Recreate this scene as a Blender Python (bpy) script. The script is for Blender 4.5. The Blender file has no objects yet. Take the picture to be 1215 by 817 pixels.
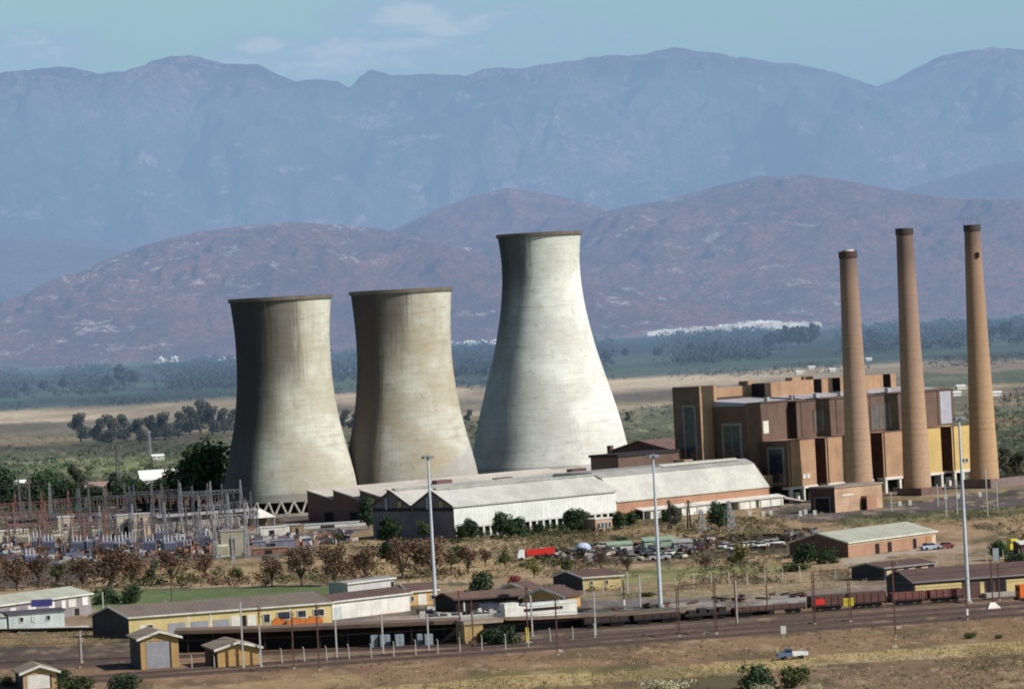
import bpy, math, random
import numpy as np
from mathutils import Matrix, Vector, noise as mnoise

scene = bpy.context.scene
COL = scene.collection
rnd = random.Random(7)

# ------------------------------------------------------------------ camera maths (used to read ground positions off the photo)
F = 5000.0; HC = 65.0
ROLL = math.radians(3.0); PITCH = math.atan(39.4 / F)
CR, SR = math.cos(ROLL), math.sin(ROLL); CP, SP = math.cos(PITCH), math.sin(PITCH)

def ray(px, py):
    u = px - 607.5; v = 408.5 - py
    x = u * CR + v * SR; y = -u * SR + v * CR
    return x, F * CP + y * SP, y * CP - F * SP

def G(px, py, z=0.0):
    d = ray(px, py); k = (z - HC) / d[2]
    return d[0] * k, d[1] * k

def proj(X, Y, Z):
    Z -= HC
    f = Y * CP - Z * SP; y = (Y * SP + Z * CP) * F / f; x = X * F / f
    return 607.5 + x * CR - y * SR, 408.5 - (x * SR + y * CR)

def mpp(px, py):            # metres per pixel at a ground point
    return G(px, py)[1] / F

def at_depth(px, py, Y):
    d = ray(px, py); k = Y / d[1]
    return d[0] * k, Y, HC + d[2] * k

cam_data = bpy.data.cameras.new("camera")
cam_data.sensor_width = 36.0
cam_data.lens = F / 1215.0 * 36.0
cam_data.clip_start = 1.0; cam_data.clip_end = 80000.0
cam = bpy.data.objects.new("camera", cam_data); COL.objects.link(cam)
r0 = Vector((1, 0, 0)); up0 = Vector((0, SP, CP)); fw = Vector((0, CP, -SP))
cx = r0 * CR - up0 * SR; cy = r0 * SR + up0 * CR; cz = -fw
cam.matrix_world = Matrix(((cx.x, cy.x, cz.x, 0), (cx.y, cy.y, cz.y, 0), (cx.z, cy.z, cz.z, HC), (0, 0, 0, 1)))
scene.camera = cam

# ------------------------------------------------------------------ node helpers
class NT:
    def __init__(s, tree): s.t = tree; s.n = tree.nodes; s.l = tree.links
    def new(s, typ, **kw):
        nd = s.n.new(typ)
        for k, v in kw.items(): setattr(nd, k, v)
        return nd
    def link(s, a, b): s.l.new(a, b)
    def val(s, sock, v):
        if hasattr(v, "bl_idname") or isinstance(v, bpy.types.NodeSocket): s.l.new(v, sock)
        else: sock.default_value = v
    def math(s, op, a, b=0.5, c=None, clamp=False):
        nd = s.new("ShaderNodeMath", operation=op); nd.use_clamp = clamp
        s.val(nd.inputs[0], a); s.val(nd.inputs[1], b)
        if c is not None: s.val(nd.inputs[2], c)
        return nd.outputs[0]
    def mix(s, fac, a, b, blend="MIX"):
        nd = s.new("ShaderNodeMix", data_type="RGBA", blend_type=blend)
        s.val(nd.inputs[0], fac)
        s.val(nd.inputs[6], col4(a)); s.val(nd.inputs[7], col4(b))
        return nd.outputs[2]
    def noise(s, vec, scale, detail=4.0, rough=0.6, dist=0.0):
        nd = s.new("ShaderNodeTexNoise")
        nd.inputs["Scale"].default_value = scale; nd.inputs["Detail"].default_value = detail
        nd.inputs["Roughness"].default_value = rough; nd.inputs["Distortion"].default_value = dist
        if vec is not None: s.link(vec, nd.inputs["Vector"])
        return nd.outputs[0]
    def mapping(s, vec, scale=(1, 1, 1), rot=(0, 0, 0), loc=(0, 0, 0)):
        nd = s.new("ShaderNodeMapping")
        nd.inputs["Scale"].default_value = scale; nd.inputs["Rotation"].default_value = rot; nd.inputs["Location"].default_value = loc
        s.link(vec, nd.inputs["Vector"]); return nd.outputs[0]
    def smooth(s, x, a, b):
        nd = s.new("ShaderNodeMapRange", interpolation_type="SMOOTHSTEP")
        s.val(nd.inputs["Value"], x); nd.inputs["From Min"].default_value = a; nd.inputs["From Max"].default_value = b
        return nd.outputs[0]

def col4(c):
    if isinstance(c, (tuple, list)): return tuple(c) + ((1.0,) if len(c) == 3 else ())
    return c

def base_mat(name, rough=0.8):
    m = bpy.data.materials.new(name); m.use_nodes = True
    nt = NT(m.node_tree); nt.n.clear()
    out = nt.new("ShaderNodeOutputMaterial"); b = nt.new("ShaderNodeBsdfPrincipled")
    b.inputs["Roughness"].default_value = rough
    b.inputs["Specular IOR Level"].default_value = 0.25
    nt.link(b.outputs[0], out.inputs[0])
    return m, nt, b

def bump(nt, b, h, strength=0.4, dist=0.1):
    bp = nt.new("ShaderNodeBump"); bp.inputs["Strength"].default_value = strength; bp.inputs["Distance"].default_value = dist
    nt.link(h, bp.inputs["Height"]); nt.link(bp.outputs[0], b.inputs["Normal"])

MATS = {}
def mat(name, c, c2=None, scale=0.6, rough=0.8, metal=0.0, streak=0.0, lines=None, spec=None):
    """Weathered paint, plaster, metal: two colours broken up by noise, vertical streaks, optional ribs (axis, pitch, depth)."""
    if name in MATS: return MATS[name]
    m, nt, b = base_mat(name, rough)
    b.inputs["Metallic"].default_value = metal
    tc = nt.new("ShaderNodeTexCoord").outputs["Object"]
    if c2 is None: c2 = tuple(x * 0.72 for x in c)
    n1 = nt.noise(tc, scale, 5, 0.65)
    f = nt.smooth(n1, 0.35, 0.68)
    out = nt.mix(f, c, c2)
    n2 = nt.noise(tc, scale * 9, 2, 0.5)
    out = nt.mix(nt.math("MULTIPLY", nt.smooth(n2, 0.35, 0.75), 0.35), out, tuple(x * 0.6 for x in c))
    if streak:
        mp = nt.mapping(tc, (1.6, 1.6, 0.12)); n3 = nt.noise(mp, 1.0, 4, 0.7)
        out = nt.mix(nt.math("MULTIPLY", nt.smooth(n3, 0.48, 0.7), streak), out, tuple(x * 0.35 for x in c))
    if lines:
        sep = nt.new("ShaderNodeSeparateXYZ"); nt.link(tc, sep.inputs[0])
        ax = sep.outputs["xyz".index(lines[0])]
        fr = nt.math("FRACT", nt.math("MULTIPLY", ax, 1.0 / lines[1]))
        g = nt.math("LESS_THAN", fr, 0.22)
        out = nt.mix(nt.math("MULTIPLY", g, lines[2]), out, tuple(x * 0.3 for x in c))
    nt.link(out, b.inputs["Base Color"])
    if spec is not None: b.inputs["Specular IOR Level"].default_value = spec
    MATS[name] = m
    return m

def glass_mat(name, c=(0.02, 0.025, 0.035)):
    if name in MATS: return MATS[name]
    m, nt, b = base_mat(name, 0.15)
    b.inputs["Specular IOR Level"].default_value = 0.6
    tc = nt.new("ShaderNodeTexCoord").outputs["Object"]
    v = nt.noise(tc, 0.9, 2)
    nt.link(nt.mix(nt.smooth(v, 0.4, 0.65), c, tuple(x * 2.4 for x in c)), b.inputs["Base Color"])
    MATS[name] = m
    return m

def brick_mat(name, c, c2, soot=0.35):
    if name in MATS: return MATS[name]
    m, nt, b = base_mat(name, 0.9)
    tc = nt.new("ShaderNodeTexCoord").outputs["Object"]
    out = nt.mix(nt.smooth(nt.noise(tc, 0.12, 5, 0.65), 0.35, 0.65), c, c2)
    out = nt.mix(nt.math("MULTIPLY", nt.smooth(nt.noise(tc, 2.4, 2, 0.6), 0.4, 0.7), 0.3), out, tuple(x * 0.6 for x in c2))
    mp = nt.mapping(tc, (0.5, 0.5, 0.06))
    out = nt.mix(nt.math("MULTIPLY", nt.smooth(nt.noise(mp, 1.0, 5, 0.7), 0.48, 0.75), soot), out, (0.05, 0.04, 0.045))
    sep = nt.new("ShaderNodeSeparateXYZ"); nt.link(tc, sep.inputs[0])
    g = nt.math("LESS_THAN", nt.math("FRACT", nt.math("MULTIPLY", sep.outputs[2], 0.9)), 0.16)
    out = nt.mix(nt.math("MULTIPLY", g, 0.16), out, tuple(x * 0.45 for x in c))
    nt.link(out, b.inputs["Base Color"]); MATS[name] = m
    return m

def leaf_mat(name, c, c2, c3=None):
    if name in MATS: return MATS[name]
    m, nt, b = base_mat(name, 0.75)
    tc = nt.new("ShaderNodeTexCoord").outputs["Object"]
    oi = nt.new("ShaderNodeObjectInfo").outputs["Random"]
    mp = nt.new("ShaderNodeVectorMath", operation="ADD"); nt.link(tc, mp.inputs[0]); nt.link(oi, mp.inputs[1])
    out = nt.mix(nt.smooth(nt.noise(mp.outputs[0], 0.7, 4, 0.7), 0.36, 0.64), c, c2)
    if c3: out = nt.mix(nt.math("MULTIPLY", nt.smooth(nt.noise(mp.outputs[0], 1.9, 3), 0.5, 0.7), 0.7), out, c3)
    k = nt.math("MULTIPLY_ADD", oi, 0.5, 0.75)
    hs = nt.new("ShaderNodeHueSaturation"); nt.link(out, hs.inputs["Color"]); nt.link(k, hs.inputs["Value"])
    nt.link(hs.outputs[0], b.inputs["Base Color"])
    b.inputs["Specular IOR Level"].default_value = 0.1
    MATS[name] = m
    return m

# ------------------------------------------------------------------ mesh + object helpers
class MB:
    def __init__(s): s.v = []; s.f = []
    def poly(s, pts, faces):
        o = len(s.v); s.v += [tuple(p) for p in pts]; s.f += [tuple(i + o for i in f) for f in faces]; return s
    def box(s, x0, x1, y0, y1, z0, z1):
        return s.poly([(x0, y0, z0), (x1, y0, z0), (x1, y1, z0), (x0, y1, z0), (x0, y0, z1), (x1, y0, z1), (x1, y1, z1), (x0, y1, z1)],
                      [(3, 2, 1, 0), (4, 5, 6, 7), (0, 1, 5, 4), (1, 2, 6, 5), (2, 3, 7, 6), (3, 0, 4, 7)])
    def bar(s, a, b, w, h=None):
        a = Vector(a); b = Vector(b); h = w if h is None else h
        d = (b - a).normalized(); u = d.cross(Vector((0, 0, 1)))
        u = Vector((1, 0, 0)) if u.length < 1e-4 else u.normalized()
        v = u.cross(d)
        u *= w / 2; v *= h / 2
        return s.poly([a - u - v, a + u - v, a + u + v, a - u + v, b - u - v, b + u - v, b + u + v, b - u + v],
                      [(3, 2, 1, 0), (4, 5, 6, 7), (0, 1, 5, 4), (1, 2, 6, 5), (2, 3, 7, 6), (3, 0, 4, 7)])
    def cyl(s, a, b, r0, r1=None, n=8, cap=True):
        a = Vector(a); b = Vector(b); r1 = r0 if r1 is None else r1
        d = (b - a).normalized(); u = d.cross(Vector((0, 0, 1)))
        u = Vector((1, 0, 0)) if u.length < 1e-4 else u.normalized()
        v = u.cross(d); P = []
        for c, r in ((a, r0), (b, r1)):
            for i in range(n):
                t = 2 * math.pi * i / n; P.append(c + u * math.cos(t) * r + v * math.sin(t) * r)
        fs = [(i, (i + 1) % n, n + (i + 1) % n, n + i) for i in range(n)]
        if cap: fs += [tuple(range(n))[::-1], tuple(range(n, 2 * n))]
        return s.poly(P, fs)
    def lathe(s, prof, n=24, cx=0, cy=0, close_top=False):
        P = []
        for r, z in prof:
            for i in range(n):
                t = 2 * math.pi * i / n; P.append((cx + r * math.cos(t), cy + r * math.sin(t), z))
        fs = []
        for k in range(len(prof) - 1):
            for i in range(n):
                j = (i + 1) % n; fs.append((k * n + i, k * n + j, (k + 1) * n + j, (k + 1) * n + i))
        if close_top: fs.append(tuple(range((len(prof) - 1) * n, len(prof) * n)))
        return s.poly(P, fs)
    def prism_x(s, prof, x0, x1):          # profile of (y, z) points pulled along x
        n = len(prof)
        P = [(x0, y, z) for y, z in prof] + [(x1, y, z) for y, z in prof]
        return s.poly(P, [tuple(range(n)), tuple(range(n, 2 * n))[::-1]] + [(i, n + i, n + (i + 1) % n, (i + 1) % n) for i in range(n)])
    def prism_y(s, prof, y0, y1):          # profile of (x, z) points pulled along y
        n = len(prof)
        P = [(x, y0, z) for x, z in prof] + [(x, y1, z) for x, z in prof]
        return s.poly(P, [tuple(range(n))[::-1], tuple(range(n, 2 * n))] + [(i, (i + 1) % n, n + (i + 1) % n, n + i) for i in range(n)])
    def shear(s, k):
        if k: s.v = [(x + k * y, y, z) for x, y, z in s.v]
        return s
    def mesh(s, name, m, smooth=False):
        me = bpy.data.meshes.new(name); me.from_pydata(s.v, [], s.f); me.update()
        if m: me.materials.append(m)
        if smooth: me.polygons.foreach_set("use_smooth", [True] * len(me.polygons))
        return me
    def build(s, name, m, parent=None, smooth=False):
        o = bpy.data.objects.new(name, s.mesh(name, m, smooth)); COL.objects.link(o)
        if parent: o.parent = parent
        return o

def tag(o, label=None, cat=None, group=None, kind=None):
    if label: o["label"] = label
    if cat: o["category"] = cat
    if group: o["group"] = group
    if kind: o["kind"] = kind
    return o

def empty(name, loc, rz, label, cat, group=None):
    o = bpy.data.objects.new(name, None); COL.objects.link(o)
    o.location = loc if len(loc) == 3 else (loc[0], loc[1], 0); o.rotation_euler = (0, 0, rz)
    o.empty_display_size = 0.5
    return tag(o, label, cat, group)

KIDS = {}
def copy_tree(o, parent=None):
    c = o.copy(); COL.objects.link(c); c.parent = parent
    for ch in list(o.children): copy_tree(ch, c)
    return c

ORD = ["", "second", "third", "fourth", "fifth", "sixth", "seventh", "eighth", "ninth", "tenth", "eleventh", "twelfth", "thirteenth",
       "fourteenth", "fifteenth", "sixteenth", "seventeenth", "eighteenth", "nineteenth", "twentieth", "twenty-first", "twenty-second", "twenty-third", "twenty-fourth", "twenty-fifth", "twenty-sixth", "twenty-seventh", "twenty-eighth", "twenty-ninth", "thirtieth"]
def ordn(i, n):
    if i == 0: return "leftmost"
    if i == n - 1: return "rightmost"
    return (ORD[i] + " from the left") if i <= n / 2 else (("second" if n - 1 - i == 1 else ORD[n - 1 - i]) + " from the right")

# ------------------------------------------------------------------ light and sky
SUN_EL = math.radians(38); SUN_AZ = math.radians(-26)      # direction towards the sun, from +X
sd = Vector((math.cos(SUN_AZ) * math.cos(SUN_EL), math.sin(SUN_AZ) * math.cos(SUN_EL), math.sin(SUN_EL)))
sun = bpy.data.lights.new("sun", "SUN"); sun.energy = 5.0; sun.angle = math.radians(0.5); sun.color = (1.0, 0.93, 0.85)
so = bpy.data.objects.new("sun", sun); COL.objects.link(so)
so.rotation_euler = sd.to_track_quat("Z", "Y").to_euler(); so.location = (200, 500, 400)

world = bpy.data.worlds.new("World"); scene.world = world; world.use_nodes = True
nt = NT(world.node_tree); nt.n.clear()
wo = nt.new("ShaderNodeOutputWorld"); bg = nt.new("ShaderNodeBackground"); bg.inputs[1].default_value = 0.085
sky = nt.new("ShaderNodeTexSky", sky_type="NISHITA"); sky.sun_disc = False
sky.sun_elevation = SUN_EL; sky.sun_rotation = math.pi / 2 - SUN_AZ
sky.dust_density = 1.2; sky.air_density = 1.2
tcw = nt.new("ShaderNodeTexCoord").outputs["Generated"]
sep = nt.new("ShaderNodeSeparateXYZ"); nt.link(tcw, sep.inputs[0])
el = nt.math("DIVIDE", sep.outputs[2], nt.math("MAXIMUM", sep.outputs[1], 0.2))   # height above the horizon ahead
az = nt.math("DIVIDE", sep.outputs[0], nt.math("MAXIMUM", sep.outputs[1], 0.2))
tint = nt.mix(1.0, sky.outputs[0], (1.05, 1.56, 1.50, 1), "MULTIPLY")
tint = nt.mix(nt.smooth(sep.outputs[2], 0.09, 0.40), tint, nt.mix(1.0, tint, (0.27, 0.20, 0.33, 1), "MULTIPLY"))
mpv = nt.mapping(tcw, (60, 60, 150)); cn = nt.noise(mpv, 1.0, 7, 0.58, 0.3)
mpv2 = nt.mapping(tcw, (12, 12, 34), loc=(3.1, 0.4, 1.7)); cn2 = nt.noise(mpv2, 1.0, 4, 0.55)
def blob(a0, e0, sa, se):
    x = nt.math("DIVIDE", nt.math("SUBTRACT", az, a0), sa); y = nt.math("DIVIDE", nt.math("SUBTRACT", el, e0), se)
    r = nt.math("ADD", nt.math("MULTIPLY", x, x), nt.math("MULTIPLY", y, y))
    return nt.math("POWER", 2.718, nt.math("MULTIPLY", r, -1.0))
def azel(px, py):
    d = ray(px, py); return d[0] / d[1], d[2] / d[1]
mask = None
for (px, py, sa, se, w) in ((480, 18, 0.020, 0.006, 1.0), (515, 35, 0.012, 0.004, .8), (420, 58, 0.030, 0.0040, 0.95), (315, 55, 0.010, 0.0030, 0.9), (430, 75, 0.045, 0.007, 0.75), (560, 30, 0.04, 0.007, 0.6), (340, 70, .03, .005, .6), (50, 60, 0.022, 0.006, 0.85), (700, 40, 0.035, 0.006, 0.4), (1000, 30, 0.05, 0.006, 0.25)):
    a0, e0 = azel(px, py); g = nt.math("MULTIPLY", blob(a0, e0, sa, se), w)
    mask = g if mask is None else nt.math("MAXIMUM", mask, g)
gen = nt.math("MULTIPLY", nt.smooth(cn2, 0.5, 0.7), 0.25)
mask = nt.math("MAXIMUM", mask, gen)
cf = nt.smooth(nt.math("ADD", nt.math("MULTIPLY", mask, 0.55), nt.math("MULTIPLY", cn, 0.75)), 0.42, 0.80)
core = nt.smooth(nt.math("ADD", nt.math("MULTIPLY", mask, 0.45), nt.math("MULTIPLY", cn, 0.85)), 0.66, 0.86)
c1 = nt.mix(nt.math("MULTIPLY", cf, 0.8), tint, (5.0, 6.6, 7.6, 1))
c2 = nt.mix(nt.math("MULTIPLY", core, 0.7), c1, (9.3, 10.2, 9.4, 1))
nt.link(c2, bg.inputs[0]); nt.link(bg.outputs[0], wo.inputs[0])

scene.view_settings.view_transform = "Standard"; scene.view_settings.look = "None"; scene.view_settings.exposure = 0
scene.cycles.volume_bounces = 0
scene.cycles.max_bounces = 4; scene.cycles.diffuse_bounces = 2
scene.cycles.filter_width = 1.9

# haze: thin absorbing, faintly glowing air that fills the whole valley
HZ = 9.0e-5; AIR = (0.27, 0.415, 0.635)
hm = bpy.data.materials.new("haze_air"); hm.use_nodes = True
nt = NT(hm.node_tree); nt.n.clear()
o_ = nt.new("ShaderNodeOutputMaterial"); ab = nt.new("ShaderNodeVolumeAbsorption"); em = nt.new("ShaderNodeEmission"); ad = nt.new("ShaderNodeAddShader")
ab.inputs["Color"].default_value = (0, 0, 0, 1); ab.inputs["Density"].default_value = HZ
em.inputs[0].default_value = AIR + (1,); em.inputs[1].default_value = HZ
nt.link(ab.outputs[0], ad.inputs[0]); nt.link(em.outputs[0], ad.inputs[1]); nt.link(ad.outputs[0], o_.inputs["Volume"])
hz = MB().box(-4300, 4300, 1720, 30000, -40, 1000).build("haze", hm); tag(hz, kind="structure")
# ------------------------------------------------------------------ ground
def inpoly(x, y, poly):
    inside = np.zeros(x.shape, bool); n = len(poly); j = n - 1
    for i in range(n):
        xi, yi = poly[i]; xj, yj = poly[j]
        c = ((yi > y) != (yj > y)) & (x < (xj - xi) * (y - yi) / (yj - yi + 1e-12) + xi)
        inside ^= c; j = i
    return inside

def vnoise(x, y, seed=0):
    xi = np.floor(x).astype(np.int64); yi = np.floor(y).astype(np.int64); fx = x - xi; fy = y - yi
    fx = fx * fx * (3 - 2 * fx); fy = fy * fy * (3 - 2 * fy)
    def h(a, b):
        n = (a * 374761393 + b * 668265263 + seed * 982451653) & 0x7fffffff
        n = (n ^ (n >> 13)) * 1274126177 & 0x7fffffff
        return ((n ^ (n >> 16)) & 0xffff) / 65535.0
    return (h(xi, yi) * (1 - fx) + h(xi + 1, yi) * fx) * (1 - fy) + (h(xi, yi + 1) * (1 - fx) + h(xi + 1, yi + 1) * fx) * fy

def fbm(x, y, seed=0, oct=4):
    s = 0; a = 1; t = 0
    for k in range(oct):
        s = s + a * vnoise(x * 2 ** k, y * 2 ** k, seed + k * 17); t += a; a *= 0.55
    return s / t

GM = 1.0
TAN = (0.50, 0.40, 0.26); DRY = (0.30, 0.21, 0.115); SCRUB = (0.125, 0.115, 0.065); GRN = (0.10, 0.15, 0.07); DGRN = (0.045, 0.050, 0.050)
BRN = (0.23, 0.152, 0.095); ASPH = (0.12, 0.105, 0.105); GREY = (0.17, 0.16, 0.165); LAWN = (0.12, 0.165, 0.075); YEL = (0.44, 0.35, 0.17)
# levelled rows: y at the middle of the picture -> colour (far to near)
BANDS = [(369, (0.10, 0.10, 0.08)), (398, (0.12, 0.10, 0.08)), (404, (0.22, 0.18, 0.14)), (409, (0.07, 0.08, 0.06)), (416, DGRN), (430, (0.065, 0.09, 0.065)), (440, (0.08, 0.105, 0.07)),
         (449, (0.07, 0.10, 0.07)), (455, (0.11, 0.12, 0.09)), (459, TAN), (466, (0.46, 0.37, 0.25)), (471, (0.38, 0.31, 0.21)), (474, (0.22, 0.19, 0.14)), (484, (0.26, 0.22, 0.15)), (489, (0.40, 0.32, 0.2)), (496, (0.17, 0.15, 0.095)), (510, (0.13, 0.13, 0.08)),
         (530, (0.12, 0.135, 0.075)), (560, (0.12, 0.12, 0.075)), (585, ASPH), (604, ASPH), (612, (0.25, 0.19, 0.115)), (640, (0.28, 0.205, 0.12)), (655, (0.30, 0.215, 0.13)), (690, (0.30, 0.225, 0.14)), (715, (0.26, 0.20, 0.14)), (730, GREY), (740, BRN), (800, BRN), (830, (0.21, 0.155, 0.09)), (900, (0.21, 0.16, 0.09))]
# painted patches, picture polygons brought down onto the ground: (colour, strength, polygon)
PATCH = [
 ((0.07, 0.10, 0.08), .8, [(0, 466), (270, 455), (270, 470), (0, 484)]),
 (TAN, .8, [(-100, 493), (80, 488), (270, 478), (270, 484), (90, 500), (-100, 506)]),
 ((0.40, 0.33, 0.20), .7, [(-100, 524), (100, 516), (95, 525), (-100, 532)]),
 ((0.10, 0.13, 0.07), .8, [(1090, 442), (1400, 428), (1400, 446), (1100, 462)]),
 ((0.36, 0.27, 0.19), .7, [(1090, 436), (1400, 418), (1400, 428), (1090, 445)]),
 ((0.34, 0.25, 0.17), .6, [(1165, 462), (1400, 455), (1400, 478), (1165, 482)]),
 ((0.32, 0.20, 0.13), .6, [(1170, 497), (1400, 488), (1400, 497), (1170, 505)]),
 ((0.05, 0.08, 0.05), .8, [(1165, 510), (1400, 500), (1400, 560), (1165, 568)]),
 ((0.24, 0.28, 0.12), .5, [(60, 545), (160, 540), (230, 545), (120, 565), (0, 560)]),
 ((0.10, 0.12, 0.07), .6, [(755, 486), (800, 480), (800, 530), (750, 520)]),
 ((0.13, 0.11, 0.105), .9, [(-100, 625), (350, 610), (430, 622), (400, 640), (340, 660), (-100, 682)]),
 ((0.20, 0.18, 0.18), .8, [(120, 640), (420, 618), (440, 626), (330, 662), (120, 664)]),
 ((0.075, 0.075, 0.10), .85, [(-100, 682), (60, 672), (130, 668), (130, 680), (60, 694), (-100, 700)]),
 ((0.34, 0.25, 0.14), .8, [(170, 678), (400, 664), (560, 650), (700, 640), (700, 665), (560, 688), (170, 692)]),
 ((0.42, 0.33, 0.22), .8, [(160, 694.5), (560, 687), (560, 690), (160, 697.5)]),
 ((0.06, 0.09, 0.05), .8, [(160, 698), (560, 690), (560, 694), (160, 701)]),
 (LAWN, 1.0, [(100, 702), (440, 692), (440, 704), (380, 716), (100, 722)]),
 ((0.40, 0.31, 0.19), .5, [(430, 640), (600, 632), (640, 650), (560, 672), (430, 672)]),
 ((0.085, 0.07, 0.06), .85, [(640, 652), (760, 643), (960, 630), (990, 645), (990, 652), (860, 662), (700, 672), (640, 668)]),
 ((0.23, 0.27, 0.11), .7, [(660, 690), (760, 676), (960, 668), (960, 676), (760, 690), (660, 700)]),
 (ASPH, 1.0, [(905, 594), (1000, 603), (1215, 580), (1400, 570), (1400, 590), (1215, 600), (1060, 614), (960, 620), (905, 612)]),
 ((0.10, 0.13, 0.06), .7, [(990, 616), (1100, 606), (1300, 596), (1300, 606), (1120, 616), (1000, 624)]),
 ((0.42, 0.37, 0.30), .9, [(1000, 664), (1109, 646.5), (1150, 646), (1150, 651), (1060, 660), (1003, 670)]),
 ((0.34, 0.26, 0.19), .6, [(1110, 648), (1300, 636), (1300, 655), (1110, 668)]),
 ((0.36, 0.25, 0.16), .6, [(1110, 620), (1300, 610), (1300, 640), (1115, 646)]),
 ((0.09, 0.07, 0.065), .9, [(-100, 766), (150, 757), (210, 760), (210, 790), (-100, 795)]),
 ((0.27, 0.19, 0.105), .8, [(-100, 750), (148, 747), (148, 764), (-100, 768)]),
 ((0.30, 0.28, 0.27), .9, [(400, 738), (600, 718), (700, 728), (600, 742), (400, 745)]),
 ((0.17, 0.16, 0.165), .9, [(600, 690), (700, 705), (860, 704), (860, 716), (700, 730), (560, 725)]),
 ((0.30, 0.25, 0.15), .7, [(690, 704), (800, 697), (960, 690), (960, 704), (800, 712), (690, 712)]),
 ((0.34, 0.32, 0.29), .8, [(800, 716), (960, 705), (960, 712), (800, 721)]),
 ((0.28, 0.21, 0.15), .8, [(210, 790), (560, 762), (960, 737), (960, 742), (560, 772), (210, 797)]),
 ((0.17, 0.145, 0.13), .6, [(620, 742), (960, 728), (960, 736), (620, 760)]),
 ((0.245, 0.165, 0.10), .9, [(430, 800), (700, 775), (1000, 750), (1400, 733), (1400, 752), (1215, 760), (900, 783), (430, 812)]),
 (YEL, .9, [(380, 824), (560, 806), (760, 794), (960, 778), (1100, 769), (1400, 748), (1400, 765), (1215, 775), (1000, 784), (870, 800), (640, 814), (500, 835)]),
 ((0.13, 0.10, 0.085), .8, [(640, 752), (960, 731), (1400, 699), (1400, 716), (1215, 730), (960, 748), (640, 768)]),
 ((0.52, 0.43, 0.27), .7, [(940, 786), (1100, 779), (1400, 765), (1400, 768), (1100, 782.5), (940, 789)]),
 ((0.15, 0.14, 0.06), .7, [(560, 798), (700, 790), (760, 790), (760, 796), (560, 806)]),
 ((0.34, 0.25, 0.13), .7, [(250, 812), (420, 800), (440, 812), (300, 830)]),
 ((0.21, 0.15, 0.10), .7, [(960, 792), (1400, 774), (1400, 830), (900, 840)]),
]

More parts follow.
